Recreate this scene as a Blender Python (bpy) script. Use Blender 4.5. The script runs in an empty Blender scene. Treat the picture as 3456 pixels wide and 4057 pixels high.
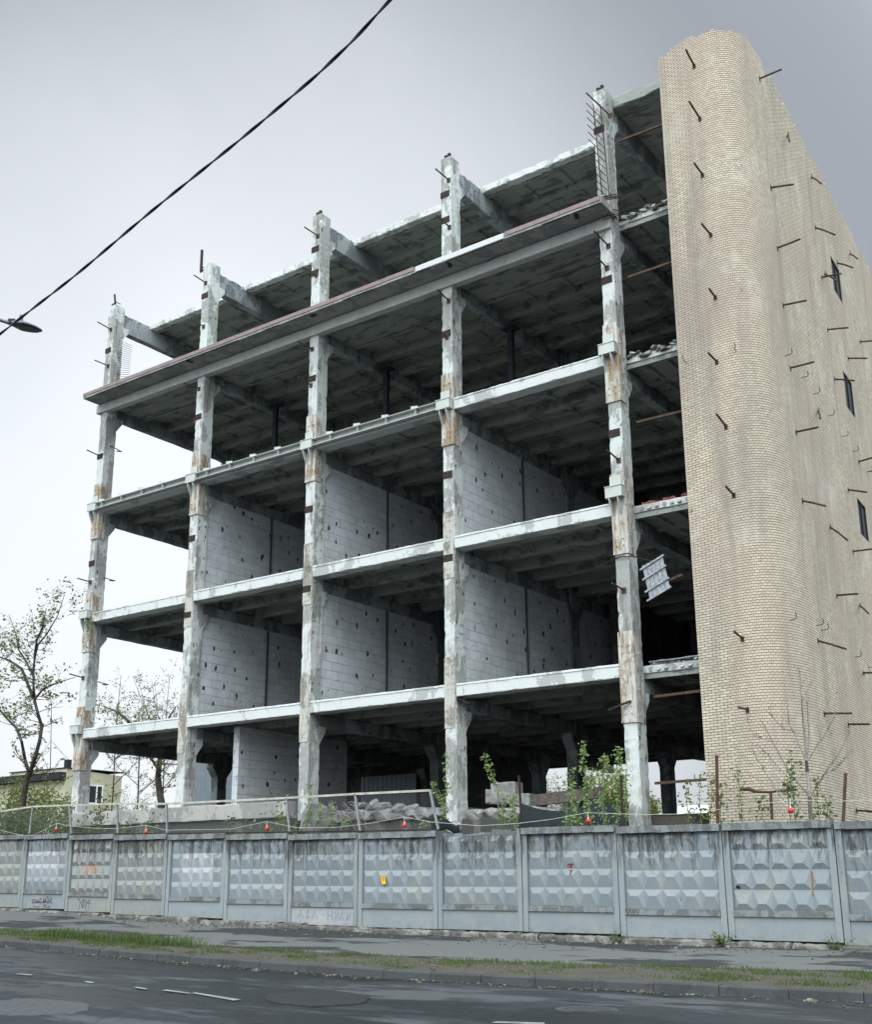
import bpy, math, random
import numpy as np
from mathutils import Vector, noise as mnoise

# ------------------------------------------------------------------ camera, world, sun, exposure
scene = bpy.context.scene
COL = scene.collection
CAM = np.array([38.2157, -29.0866, 0.0])
YAW, PITCH, ROLL, FPX, CX, CY = .64695, .27467, .0003, 4618.17, 1625.94, 2199.99
_f = np.array([-math.sin(YAW)*math.cos(PITCH), math.cos(YAW)*math.cos(PITCH), math.sin(PITCH)])
_r0 = np.array([math.cos(YAW), math.sin(YAW), 0.0]); _u0 = np.cross(_r0, _f)
_r = math.cos(ROLL)*_r0 + math.sin(ROLL)*_u0
_u = -math.sin(ROLL)*_r0 + math.cos(ROLL)*_u0
cd = bpy.data.cameras.new('camera'); cam = bpy.data.objects.new('camera', cd); COL.objects.link(cam)
from mathutils import Matrix
cam.matrix_world = Matrix(((_r[0], _u[0], -_f[0], CAM[0]), (_r[1], _u[1], -_f[1], CAM[1]), (_r[2], _u[2], -_f[2], CAM[2]), (0, 0, 0, 1)))
cd.sensor_fit = 'AUTO'; cd.sensor_width = 36; cd.lens = FPX*36/4057
cd.shift_x = (1728-CX)/4057; cd.shift_y = (CY-2028.5)/4057
cd.clip_start = .1; cd.clip_end = 3000
scene.camera = cam

SUN_EL, SUN_AZ = math.radians(50), math.radians(-62)      # azimuth from +Y towards +X is positive
wd = bpy.data.worlds.new('World'); scene.world = wd; wd.use_nodes = True
wn, wl = wd.node_tree.nodes, wd.node_tree.links
for n in list(wn): wn.remove(n)
def WN(t, **k):
    n = wn.new(t)
    for a, b in k.items(): setattr(n, a, b)
    return n
sky = WN('ShaderNodeTexSky', sky_type='NISHITA', sun_disc=False, sun_elevation=SUN_EL, sun_rotation=math.radians(200), dust_density=4.0)
bg1 = WN('ShaderNodeBackground'); bg1.inputs['Strength'].default_value = .10
wl.new(sky.outputs[0], bg1.inputs['Color'])
# overcast cover: brightest where the hidden sun thins the cloud, duller away from it
geo = WN('ShaderNodeTexCoord')
glow = _f*1.0 + _r*((480*1.958-CX)/FPX) - _u*((1120*1.958-CY)/FPX); glow /= np.linalg.norm(glow)
dot = WN('ShaderNodeVectorMath', operation='DOT_PRODUCT'); dot.inputs[1].default_value = tuple(glow)
wl.new(geo.outputs['Generated'], dot.inputs[0])
cl = WN('ShaderNodeTexNoise'); cl.inputs['Scale'].default_value = 3.2; cl.inputs['Detail'].default_value = 5
wl.new(geo.outputs['Generated'], cl.inputs['Vector'])
mad = WN('ShaderNodeMath', operation='MULTIPLY_ADD'); mad.inputs[1].default_value = .055; wl.new(cl.outputs['Fac'], mad.inputs[0]); wl.new(dot.outputs['Value'], mad.inputs[2])
rp = WN('ShaderNodeValToRGB'); cr = rp.color_ramp; cr.interpolation = 'B_SPLINE'
for p, c in ((0.0, (.87, .97, 1.0)), (.50, (.75, .84, .88)), (.76, (.36, .395, .43)), (.83, (.235, .256, .28)), (.875, (.285, .305, .327)), (.92, (.45, .475, .50)), (.97, (.62, .65, .68)), (1.0, (.70, .73, .76))):
    if p in (0.0, 1.0):
        e = cr.elements[0] if p == 0 else cr.elements[-1]; e.position = p
    else: e = cr.elements.new(p)
    e.color = (*c, 1)
sub_ = WN('ShaderNodeMath', operation='SUBTRACT'); sub_.inputs[1].default_value = .027; wl.new(mad.outputs[0], sub_.inputs[0]); wl.new(sub_.outputs[0], rp.inputs['Fac'])
# an overcast dome is about three times brighter overhead than at the horizon (away from the thin patch)
sx = WN('ShaderNodeSeparateXYZ'); wl.new(geo.outputs['Generated'], sx.inputs[0])
el = WN('ShaderNodeMapRange'); wl.new(sx.outputs[2], el.inputs['Value']); el.inputs['From Min'].default_value = 0; el.inputs['From Max'].default_value = .9; el.inputs['To Min'].default_value = .95; el.inputs['To Max'].default_value = 2.2
aw = WN('ShaderNodeMapRange'); wl.new(dot.outputs['Value'], aw.inputs['Value']); aw.inputs['From Min'].default_value = .45; aw.inputs['From Max'].default_value = .8; aw.inputs['To Min'].default_value = 0; aw.inputs['To Max'].default_value = 1
lum = WN('ShaderNodeMix'); wl.new(aw.outputs[0], lum.inputs[0]); wl.new(el.outputs[0], lum.inputs[2]); lum.inputs[3].default_value = 1
bg2 = WN('ShaderNodeBackground'); bg2.inputs['Strength'].default_value = 1.0; wl.new(rp.outputs['Color'], bg2.inputs['Color']); wl.new(lum.outputs[0], bg2.inputs['Strength'])
mx = WN('ShaderNodeMixShader'); mx.inputs[0].default_value = .9
wl.new(bg1.outputs[0], mx.inputs[1]); wl.new(bg2.outputs[0], mx.inputs[2])
wo = WN('ShaderNodeOutputWorld'); wl.new(mx.outputs[0], wo.inputs['Surface'])

sl = bpy.data.lights.new('sun', 'SUN'); sl.energy = 1.5; sl.angle = math.radians(60); sl.color = (1, 1, .985)
so = bpy.data.objects.new('sun', sl); COL.objects.link(so)
sdir = Vector((.26, -.80, .95)).normalized()
so.rotation_euler = sdir.to_track_quat('Z', 'Y').to_euler()
sky.sun_elevation = math.asin(sdir.z); sky.sun_rotation = math.atan2(sdir.x, sdir.y)
vs = scene.view_settings; vs.view_transform = 'Standard'; vs.look = 'None'; vs.gamma = 1; vs.exposure = 0.6
scene.render.engine = 'CYCLES'
scene.cycles.max_bounces = 5; scene.cycles.diffuse_bounces = 1
scene.cycles.use_denoising = True

# ------------------------------------------------------------------ measuring helpers (photo pixel + a known plane -> metres)
def ray(x, y): return _f + _r*((x-CX)/FPX) - _u*((y-CY)/FPX)
def hit(x, y, ax, v):
    d = ray(x, y); return CAM + d*((v-CAM[ax])/d[ax])
def hitn(x, y, n, d):
    r = ray(x, y); n = np.array(n, float); return CAM + r*((d-CAM@n)/(r@n))
def Z(ox, oy, x, y, s=1.765): return (ox+x/s, oy+y/s)

# ------------------------------------------------------------------ mesh helpers
class MB:
    def __init__(s): s.v = []; s.f = []; s.m = []; s.uv = None
    def add(s, vs_, fs, mi=0):
        o = len(s.v); s.v.extend(vs_)
        for f in fs: s.f.append(tuple(i+o for i in f)); s.m.append(mi)
    def quad(s, a, b, c, d, mi=0): s.add([tuple(a), tuple(b), tuple(c), tuple(d)], [(0, 1, 2, 3)], mi)
    def box(s, x0, x1, y0, y1, z0, z1, mi=0):
        s.add([(x0, y0, z0), (x1, y0, z0), (x1, y1, z0), (x0, y1, z0), (x0, y0, z1), (x1, y0, z1), (x1, y1, z1), (x0, y1, z1)],
              [(0, 3, 2, 1), (4, 5, 6, 7), (0, 1, 5, 4), (1, 2, 6, 5), (2, 3, 7, 6), (3, 0, 4, 7)], mi)
    def obox(s, a, b, w, h, up=(0, 0, 1), mi=0):
        """bar of section w x h from a to b"""
        a = Vector(a); b = Vector(b); d = (b-a).normalized(); u = Vector(up)
        if abs(d.dot(u)) > .98: u = Vector((0, 1, 0))
        sd = d.cross(u).normalized()*(w/2); up2 = sd.cross(d).normalized()*(h/2)
        p = []
        for q in (a, b): p += [tuple(q-sd-up2), tuple(q+sd-up2), tuple(q+sd+up2), tuple(q-sd+up2)]
        s.add(p, [(0, 1, 2, 3), (7, 6, 5, 4), (0, 4, 5, 1), (1, 5, 6, 2), (2, 6, 7, 3), (3, 7, 4, 0)], mi)
    def rough(s, x0, x1, y0, y1, z0, z1, ax, seg=.2, j=.012, ch=.02, rng=random, mi=0, ez=0.0):
        """box swept along axis ax with chipped, uneven edges"""
        lo = [x0, y0, z0]; hi = [x1, y1, z1]; o = [i for i in range(3) if i != ax]
        L = hi[ax]-lo[ax]; n = max(2, int(L/seg)); V = []; F = []
        u0, u1, w0, w1 = lo[o[0]], hi[o[0]], lo[o[1]], hi[o[1]]
        for k in range(n+1):
            t = lo[ax]+L*k/n
            c = [ch*(1 + (rng.random() < .16)*rng.uniform(.5, 2.6)) for _ in range(4)]
            ring = [(u0+c[0], w0), (u1-c[1], w0), (u1, w0+c[1]), (u1, w1-c[2]), (u1-c[2], w1), (u0+c[3], w1), (u0, w1-c[3]), (u0, w0+c[0])]
            for (a, b) in ring:
                p = [0, 0, 0]; p[ax] = t + (rng.uniform(-ez, ez) if k in (0, n) else 0); p[o[0]] = a+rng.uniform(-j, j); p[o[1]] = b+rng.uniform(-j, j); V.append(tuple(p))
        for k in range(n):
            for i in range(8):
                a = k*8+i; b = k*8+(i+1) % 8
                F.append((a, b, b+8, a+8) if ax != 1 else (a, a+8, b+8, b))
        e0 = tuple(range(8)); e1 = tuple(n*8+i for i in range(8))
        if ax != 1: F += [e0[::-1], e1]
        else: F += [e0, e1[::-1]]
        s.add(V, F, mi)
    def tube(s, pts, r, n=6, mi=0, cap=True):
        pts = [Vector(p) for p in pts]; m = len(pts)
        rr = r if hasattr(r, '__len__') else [r]*m
        V = []; F = []; prev = None
        for i, p in enumerate(pts):
            d = (pts[min(i+1, m-1)]-pts[max(i-1, 0)])
            d = d.normalized() if d.length > 1e-9 else Vector((0, 0, 1))
            if prev is None:
                a = d.cross(Vector((0, 0, 1)))
                if a.length < .1: a = d.cross(Vector((1, 0, 0)))
            else: a = prev-d*prev.dot(d)
            a.normalize(); prev = a; b = d.cross(a)
            for k in range(n):
                t = 2*math.pi*k/n; V.append(tuple(p+(a*math.cos(t)+b*math.sin(t))*rr[i]))
        for i in range(m-1):
            for k in range(n):
                F.append((i*n+k, i*n+(k+1) % n, (i+1)*n+(k+1) % n, (i+1)*n+k))
        if cap and n > 2: F += [tuple(range(n))[::-1], tuple((m-1)*n+k for k in range(n))]
        s.add(V, F, mi)
    def ball(s, c, r, nu=14, nv=9, sz=1.0, mi=0):
        V = []; F = []
        for i in range(nv+1):
            a = math.pi*i/nv
            for k in range(nu):
                t = 2*math.pi*k/nu; V.append((c[0]+r*math.sin(a)*math.cos(t), c[1]+r*math.sin(a)*math.sin(t), c[2]+r*sz*math.cos(a)))
        for i in range(nv):
            for k in range(nu): F.append((i*nu+k, (i+1)*nu+k, (i+1)*nu+(k+1) % nu, i*nu+(k+1) % nu))
        s.add(V, F, mi)
    def chunk(s, c, sx, sy, sz, rng, mi=0, rot=None):
        """broken lump of concrete: irregular convex-ish block"""
        V = []; R = Matrix.Rotation(rng.uniform(0, 6.28), 3, 'Z') @ Matrix.Rotation(rng.uniform(-.5, .5), 3, 'X') @ Matrix.Rotation(rng.uniform(-.5, .5), 3, 'Y')
        for z in (-1, 0, 1):
            for k in range(8):
                t = 2*math.pi*k/8; q = 1.25 if k % 2 else .95
                k2 = (1.0 if z == 0 else .82)
                V.append(Vector((math.cos(t)*sx*.5*q*k2*rng.uniform(.8, 1.12), math.sin(t)*sy*.5*q*k2*rng.uniform(.8, 1.12), z*sz*.5*rng.uniform(.8, 1.1))))
        V = [tuple(R @ p + Vector(c)) for p in V]; F = []
        for z in range(2):
            for k in range(8): F.append((z*8+k, z*8+(k+1) % 8, z*8+8+(k+1) % 8, z*8+8+k))
        F += [tuple(range(8))[::-1], tuple(16+k for k in range(8))]
        s.add(V, F, mi)
    def build(s, name, mats, parent=None, smooth=False, uv=None):
        me = bpy.data.meshes.new(name)
        off = parent_world(parent)
        V = np.array(s.v, float).reshape(-1, 3) - off
        me.from_pydata(V.tolist(), [], s.f)
        mats = mats if isinstance(mats, (list, tuple)) else [mats]
        for m in mats: me.materials.append(m)
        if len(mats) > 1: me.polygons.foreach_set('material_index', s.m)
        if smooth: me.polygons.foreach_set('use_smooth', [True]*len(me.polygons))
        if uv is not None:
            ul = me.uv_layers.new(name='UVMap'); lv = np.zeros(len(me.loops), int); me.loops.foreach_get('vertex_index', lv)
            ul.data.foreach_set('uv', np.array(uv, float)[lv].ravel())
        me.update()
        o = bpy.data.objects.new(name, me); COL.objects.link(o)
        if parent is not None: o.parent = parent
        return o
def parent_world(p):
    v = np.zeros(3)
    while p is not None: v += np.array(p.location); p = p.parent
    return v
def tag(o, label=None, cat=None, group=None, kind=None):
    if label: o['label'] = label
    if cat: o['category'] = cat
    if group: o['group'] = group
    if kind: o['kind'] = kind
    return o
def empty(name, loc, label, cat, group=None):
    o = bpy.data.objects.new(name, None); o.empty_display_size = .2; COL.objects.link(o); o.location = tuple(loc)
    return tag(o, label, cat, group)
def copy_tree(o, loc, parent=None):
    c = o.copy(); COL.objects.link(c); c.parent = parent
    if loc is not None: c.location = loc
    for ch in list(o.children): copy_tree(ch, None, c)
    return c

# ------------------------------------------------------------------ material helpers
class NT:
    def __init__(s, name, rough=.85, spec=.3, metal=0):
        s.m = bpy.data.materials.new(name); s.m.use_nodes = True; s.t = s.m.node_tree; s.n = s.t.nodes; s.l = s.t.links
        s.b = s.n['Principled BSDF']; s.b.inputs['Roughness'].default_value = rough
        s.b.inputs['Specular IOR Level'].default_value = spec; s.b.inputs['Metallic'].default_value = metal
        g = s.n.new('ShaderNodeNewGeometry'); s.pos = g.outputs['Position']; s.nor = g.outputs['Normal']
    def node(s, t, ins=None, **k):
        n = s.n.new(t)
        for a, b in k.items(): setattr(n, a, b)
        for a, b in (ins or {}).items(): s.set(n.inputs[a], b)
        return n
    def set(s, sock, v):
        if isinstance(v, bpy.types.NodeSocket): s.l.new(v, sock)
        else:
            if sock.type == 'RGBA' and len(v) == 3: v = (*v, 1)
            sock.default_value = v
    def map(s, scale=(1, 1, 1), vec=None, loc=(0, 0, 0)):
        return s.node('ShaderNodeMapping', {'Vector': vec or s.pos, 'Scale': scale, 'Location': loc}).outputs[0]
    def noise(s, scale, detail=5, rough=.6, vec=None, mul=(1, 1, 1), loc=(0, 0, 0), dist=0):
        v = s.map(mul, vec, loc)
        return s.node('ShaderNodeTexNoise', {'Vector': v, 'Scale': scale, 'Detail': detail, 'Roughness': rough, 'Distortion': dist}).outputs['Fac']
    def ramp(s, fac, a, b, lo=0.0, hi=1.0):
        return s.node('ShaderNodeMapRange', {'Value': fac, 'From Min': a, 'From Max': b, 'To Min': lo, 'To Max': hi}).outputs[0]
    def mix(s, fac, a, b, mode='MIX'):
        n = s.n.new('ShaderNodeMix'); n.data_type = 'RGBA'; n.blend_type = mode
        s.set(n.inputs[0], fac); s.set(n.inputs[6], a); s.set(n.inputs[7], b); return n.outputs[2]
    def math(s, op, a, b=0.0, c=0.0):
        n = s.n.new('ShaderNodeMath'); n.operation = op; s.set(n.inputs[0], a); s.set(n.inputs[1], b); s.set(n.inputs[2], c); return n.outputs[0]
    def bump(s, h, strength=.4, dist=.02):
        b = s.node('ShaderNodeBump', {'Height': h, 'Strength': strength, 'Distance': dist}); s.l.new(b.outputs[0], s.b.inputs['Normal'])
    def col(s, c): s.set(s.b.inputs['Base Color'], c); return s.m
def plain(name, c, rough=.7, spec=.3, metal=0, var=.25, scale=6):
    t = NT(name, rough, spec, metal); n = t.noise(scale, 6, .65)
    d = tuple(x*(1-var) for x in c); e = tuple(min(1, x*(1+var)) for x in c)
    t.bump(n, .2, .01)
    return t.col(t.mix(t.ramp(n, .3, .7), d, e))
def paint_conc(name, paint, bare, amount=.5, stain=.5, stain_c=(.05, .047, .043), rust=0.0, cream=0.0, scale=1.0, streak=True, pm=(1, 1, .55), soft=.025):
    """painted concrete: peeled patches of paint over bare grey, stains, rust runs"""
    t = NT(name, .88, .25)
    a = t.noise(1.1*scale, 9, .72, mul=pm, loc=(3, 7, 1)); a2 = t.noise(14*scale, 4, .7)
    am = t.math('MULTIPLY_ADD', a2, .07, a)
    peel = t.ramp(am, amount, amount+soft)
    fine = t.noise(22, 5, .7)
    p = t.mix(t.ramp(fine, .25, .75), tuple(x*.86 for x in paint), paint)
    b = t.mix(t.ramp(fine, .25, .75), tuple(x*.7 for x in bare), tuple(x*1.15 for x in bare))
    c = t.mix(peel, p, b)
    if cream:
        cr_ = t.noise(.55, 6, .7, loc=(11, 2, 9)); c = t.mix(t.ramp(cr_, 1-cream, 1-cream+.02), c, (.42, .35, .17))
    if stain:
        st = t.noise(1.6, 8, .75, mul=(2.2, 2.2, .30) if streak else (1, 1, 1), loc=(5, 1, 4)); c = t.mix(t.ramp(st, .64-.12*stain, .84-.12*stain, 0, .9), c, stain_c)
    sp = t.noise(9, 3, .6, loc=(1, 8, 2)); c = t.mix(t.ramp(sp, .69, .72, 0, .85), c, (.03, .028, .025))
    if rust:
        ru = t.noise(1.3, 7, .75, mul=(5.5, 5.5, .75), loc=(9, 4, 7)); c = t.mix(t.ramp(ru, .62-.2*rust, .80-.2*rust, 0, .9), c, t.mix(fine, (.09, .042, .02), (.27, .15, .075)))
    t.bump(t.math('ADD', t.math('MULTIPLY', peel, -.5), t.math('MULTIPLY', fine, .5)), .45, .02)
    return t.col(c)

M = {}
M['column'] = paint_conc('column_paint', (.55, .58, .575), (.31, .325, .315), .53, .95, stain_c=(.085, .075, .058), rust=.30, cream=.33)
M['jacket'] = paint_conc('rusty_steel_jacket', (.52, .52, .49), (.35, .30, .225), .56, .25, rust=.85, streak=False, scale=1.6)
M['stained'] = paint_conc('stained_column_band', (.46, .46, .42), (.27, .255, .225), .52, .9, rust=.4, streak=False, scale=1.4)
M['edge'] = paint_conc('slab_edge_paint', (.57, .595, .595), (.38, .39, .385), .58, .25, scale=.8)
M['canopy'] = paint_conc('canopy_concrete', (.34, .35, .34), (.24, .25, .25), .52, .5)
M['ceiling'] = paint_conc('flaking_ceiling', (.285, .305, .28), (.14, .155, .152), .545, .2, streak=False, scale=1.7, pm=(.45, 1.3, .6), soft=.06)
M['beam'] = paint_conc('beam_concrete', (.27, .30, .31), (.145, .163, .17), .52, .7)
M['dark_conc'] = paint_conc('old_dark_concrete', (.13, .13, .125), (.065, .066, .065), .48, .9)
M['plinth'] = paint_conc('plinth_concrete', (.42, .41, .39), (.28, .28, .27), .52, .5)
M['rubble'] = plain('rubble_concrete', (.20, .20, .198), .95, .2, var=.5, scale=5)
M['rust'] = plain('rusty_steel', (.075, .045, .032), .8, .3, .3, .5, 9)
M['dark_rust'] = plain('dark_rusty_steel', (.035, .025, .022), .8, .3, .3, .5, 9)
M['green_steel'] = plain('pale_green_steel', (.43, .455, .435), .5, .4, .1, .12, 3)
M['fascia'] = plain('faded_red_fascia', (.225, .165, .165), .6, .3, 0, .18, 3)
M['iron'] = plain('worn_cast_iron', (.062, .066, .07), .55, .4, .2, .35, 20)
M['black'] = plain('black_rubber', (.012, .012, .015), .5, .4)
M['lampgrey'] = plain('lamp_grey_paint', (.10, .12, .145), .4, .5, .3, .1)
M['glass'] = NT('dark_glass', .6, .15).col((.02, .026, .03))
M['lens'] = NT('lamp_lens', .25, .5).col((.05, .06, .07))
M['wood'] = plain('weathered_wood', (.27, .285, .31), .85, .2, 0, .45, 12)
M['oldwood'] = plain('dark_old_wood', (.10, .085, .075), .9, .2, 0, .5, 10)
M['galv'] = plain('galvanised_steel', (.27, .29, .30), .55, .4, .5, .3, 8)
M['railpale'] = plain('pale_rusty_rail', (.40, .38, .34), .7, .3, .2, .35, 5)
M['rope'] = plain('pale_green_cord', (.38, .42, .36), .8)
M['red'] = NT('red_plastic', .35, .5).col((.50, .022, .014))
M['whiteplastic'] = NT('white_plastic', .5, .4).col((.7, .7, .7))
M['yellow'] = NT('yellow_notice', .6, .3).col((.80, .42, .015))
M['ink'] = NT('black_print', .7).col((.03, .03, .03))
M['bark'] = plain('tree_bark', (.055, .048, .042), .95, .15, 0, .5, 14)
M['greybark'] = plain('grey_bark', (.20, .185, .175), .95, .15, 0, .35, 14)
M['stem'] = plain('green_stem', (.12, .14, .07), .9, .2)
M['net'] = plain('dark_debris_net', (.018, .024, .026), .95, .1)
M['corr'] = plain('blue_grey_sheet', (.20, .235, .27), .5, .4, .3, .12, 2)
M['yhouse'] = plain('cream_yellow_render', (.44, .425, .31), .9, .2, 0, .06, 2)
M['roofdark'] = plain('dark_roof_edge', (.025, .029, .035), .9, .1)
M['roofpale'] = plain('pale_roof', (.62, .64, .67), .6)
M['roofred'] = plain('red_roof', (.20, .07, .06), .7)
M['white'] = plain('white_frame', (.72, .73, .74), .6, .3, 0, .05)
def leafmat(name, a, b, c):
    t = NT(name, .6, .3); n = t.noise(2.2, 3, .6); f = t.noise(28, 2, .6)
    t.set(t.b.inputs['Base Color'], t.mix(t.ramp(f, .35, .65), t.mix(t.ramp(n, .35, .65), a, b), c))
    tr = t.node('ShaderNodeBsdfTranslucent', {'Color': (*b, 1)}); ms = t.node('ShaderNodeMixShader', {0: .3})
    t.l.new(t.b.outputs[0], ms.inputs[1]); t.l.new(tr.outputs[0], ms.inputs[2]); t.l.new(ms.outputs[0], t.n['Material Output'].inputs['Surface'])
    return t.m
M['leaf_young'] = leafmat('young_leaf', (.13, .17, .045), (.20, .25, .075), (.09, .12, .04))
M['leaf_mid'] = leafmat('mid_leaf', (.075, .115, .04), (.13, .18, .06), (.05, .08, .03))
M['leaf_bright'] = leafmat('bright_sapling_leaf', (.20, .29, .10), (.29, .39, .16), (.15, .22, .085))
M['leaf_yellow'] = leafmat('yellow_green_leaf', (.40, .46, .11), (.52, .58, .17), (.28, .34, .09))
M['bud'] = leafmat('grey_bud', (.13, .12, .06), (.16, .16, .06), (.08, .07, .05))
M['grass'] = leafmat('grass_blade', (.05, .095, .022), (.085, .14, .036), (.075, .09, .035))

def blockmat():
    t = NT('foam_block_masonry', .92, .2)
    sep = t.node('ShaderNodeSeparateXYZ', {0: t.pos})
    v = t.node('ShaderNodeCombineXYZ', {0: sep.outputs[1], 1: sep.outputs[2]}).outputs[0]
    w = t.noise(1.2, 2, .5); v2 = t.node('ShaderNodeVectorMath', {0: v}, operation='ADD'); 
    ww = t.node('ShaderNodeCombineXYZ', {0: t.math('MULTIPLY', w, .03), 1: t.math('MULTIPLY', w, .03)}); t.l.new(ww.outputs[0], v2.inputs[1])
    b = t.node('ShaderNodeTexBrick', {'Vector': v2.outputs[0], 'Color1': (.56, .595, .63), 'Color2': (.47, .50, .535), 'Mortar': (.13, .14, .15), 'Scale': 1.0, 'Mortar Size': .006, 'Mortar Smooth': .1, 'Bias': 0.0, 'Brick Width': .62, 'Row Height': .31})
    # mortar missing in places: joint shows strongly only where weathered
    jn = t.noise(1.7, 3, .6, loc=(4, 4, 4)); base = t.mix(t.ramp(t.noise(3, 4), .3, .7), (.48, .51, .545), (.56, .595, .63))
    c = t.mix(t.ramp(jn, .36, .55, .2, .95), base, b.outputs['Color'])
    # chipped holes, mostly at the joints; shade in their depth painted into the colour
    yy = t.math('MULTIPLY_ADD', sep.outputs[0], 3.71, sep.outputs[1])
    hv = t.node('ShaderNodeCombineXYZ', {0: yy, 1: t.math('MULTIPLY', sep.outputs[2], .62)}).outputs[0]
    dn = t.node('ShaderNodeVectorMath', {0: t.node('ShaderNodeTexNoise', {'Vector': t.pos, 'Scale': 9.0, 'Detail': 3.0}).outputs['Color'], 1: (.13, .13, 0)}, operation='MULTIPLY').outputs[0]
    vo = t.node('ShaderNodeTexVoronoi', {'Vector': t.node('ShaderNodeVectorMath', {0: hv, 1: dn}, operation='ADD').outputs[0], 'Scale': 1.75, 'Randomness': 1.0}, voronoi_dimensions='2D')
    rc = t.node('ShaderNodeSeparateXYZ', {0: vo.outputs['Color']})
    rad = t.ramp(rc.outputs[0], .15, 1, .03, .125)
    painted_hole = t.ramp(t.math('SUBTRACT', vo.outputs['Distance'], rad), 0, -.012)
    c = t.mix(painted_hole, c, (.035, .037, .042))
    dirt = t.noise(.7, 6, .7, loc=(6, 1, 3)); c = t.mix(t.ramp(dirt, .45, .72, 0, .6), c, (.27, .28, .29))
    t.bump(t.math('ADD', t.math('MULTIPLY', b.outputs['Fac'], -1), t.math('MULTIPLY', painted_hole, -2)), .6, .03)
    return t.col(c)
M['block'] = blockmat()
def brickmat():
    t = NT('cream_brick', .88, .25)
    uv = t.node('ShaderNodeUVMap').outputs[0]
    wob = t.node('ShaderNodeTexNoise', {'Vector': uv, 'Scale': 9.0, 'Detail': 2}).outputs['Color']
    wv = t.node('ShaderNodeVectorMath', {0: wob, 1: (.02, .006, 0)}, operation='MULTIPLY').outputs[0]
    uv2 = t.node('ShaderNodeVectorMath', {0: uv, 1: wv}, operation='ADD').outputs[0]
    b = t.node('ShaderNodeTexBrick', {'Vector': uv2, 'Color1': (.57, .51, .40), 'Color2': (.42, .36, .275), 'Mortar': (.088, .080, .072), 'Scale': 1.0, 'Mortar Size': .0085, 'Mortar Smooth': .15, 'Bias': -.1, 'Brick Width': .23, 'Row Height': .073})
    big = t.noise(.22, 6, .65); c = t.mix(t.ramp(big, .40, .62, 0, .75), b.outputs['Color'], (.44, .36, .295), 'MIX')
    soot = t.noise(.6, 8, .72, mul=(1, 1, .5), loc=(4, 9, 6)); c = t.mix(t.ramp(soot, .47, .66, 0, .45), c, (.32, .285, .25))
    # keep joints dark after tinting
    c = t.mix(t.math('MULTIPLY', b.outputs['Fac'], .92), c, (.088, .080, .072))
    pale = t.noise(.5, 5, .7, loc=(7, 3, 2)); c = t.mix(t.ramp(pale, .54, .70, 0, .42), c, (.56, .54, .49))
    run = t.noise(.9, 7, .7, mul=(1.6, 1.6, .16), loc=(2, 5, 1)); c = t.mix(t.ramp(run, .48, .68, 0, .6), c, (.225, .20, .18))
    spot = t.noise(6, 2, .5, vec=uv, mul=(1, 2.2, 1)); c = t.mix(t.ramp(spot, .70, .72, 0, .8), c, (.05, .045, .04))
    t.bump(t.math('MULTIPLY', b.outputs['Fac'], -1), .7, .012)
    return t.col(c)
M['brick'] = brickmat()
def fencemat(name, paint, patch=None):
    t = NT(name, .85, .25); uv = t.node('ShaderNodeUVMap').outputs[0]
    sep = t.node('ShaderNodeSeparateXYZ', {0: uv}); h = sep.outputs[1]
    f = t.noise(20, 5, .7); g = t.noise(1.3, 6, .7)
    c = t.mix(t.ramp(f, .3, .7), tuple(x*.86 for x in paint), paint)
    oi = t.node('ShaderNodeObjectInfo').outputs['Random']; c = t.mix(t.ramp(oi, 0, 1, 0, .38), c, tuple(x*.62 for x in paint))
    c = t.mix(t.ramp(g, .47, .66, 0, .6), c, tuple(x*y for x, y in zip(paint, (1.12, 1.02, .86))))
    # black runs of dirt from the cap downward
    st = t.noise(1.0, 6, .75, vec=t.node('ShaderNodeVectorMath', {0: t.pos, 1: (7, 7, .7)}, operation='MULTIPLY').outputs[0])
    lim = t.math('MULTIPLY_ADD', t.noise(.45, 3, .6, mul=(1, 1, 0)), .80, -.25)
    dn = t.ramp(h, 1.2, 2.35, 0, 1); k = t.math('ADD', st, t.math('MULTIPLY', dn, lim))
    pw = t.math('MULTIPLY', t.ramp(k, .565, .70, 0, .85), t.ramp(h, 1.0, 1.9, 0, 1)); c = t.mix(pw, c, (.045, .046, .045))
    bs = t.noise(3.5, 5, .7, loc=(1, 2, 3)); c = t.mix(t.math('MULTIPLY', t.ramp(bs, .48, .65, 0, .6), t.ramp(h, .28, 0.0, 0, 1)), c, (.16, .15, .125))
    chip = t.noise(6, 5, .7, loc=(8, 8, 1)); c = t.mix(t.ramp(chip, .66, .69, 0, .8), c, (.13, .12, .11))
    t.bump(f, .3, .01)
    return t.col(c)
M['fence'] = fencemat('grey_fence_concrete', (.245, .28, .305))
M['fence2'] = fencemat('warm_grey_fence_concrete', (.25, .27, .27))
M['fence_white'] = fencemat('white_painted_patch', (.36, .38, .41))
M['fence_edge'] = paint_conc('fence_ledge_concrete', (.205, .225, .232), (.135, .145, .148), .53, 1.0, streak=False, scale=2.2)
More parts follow.
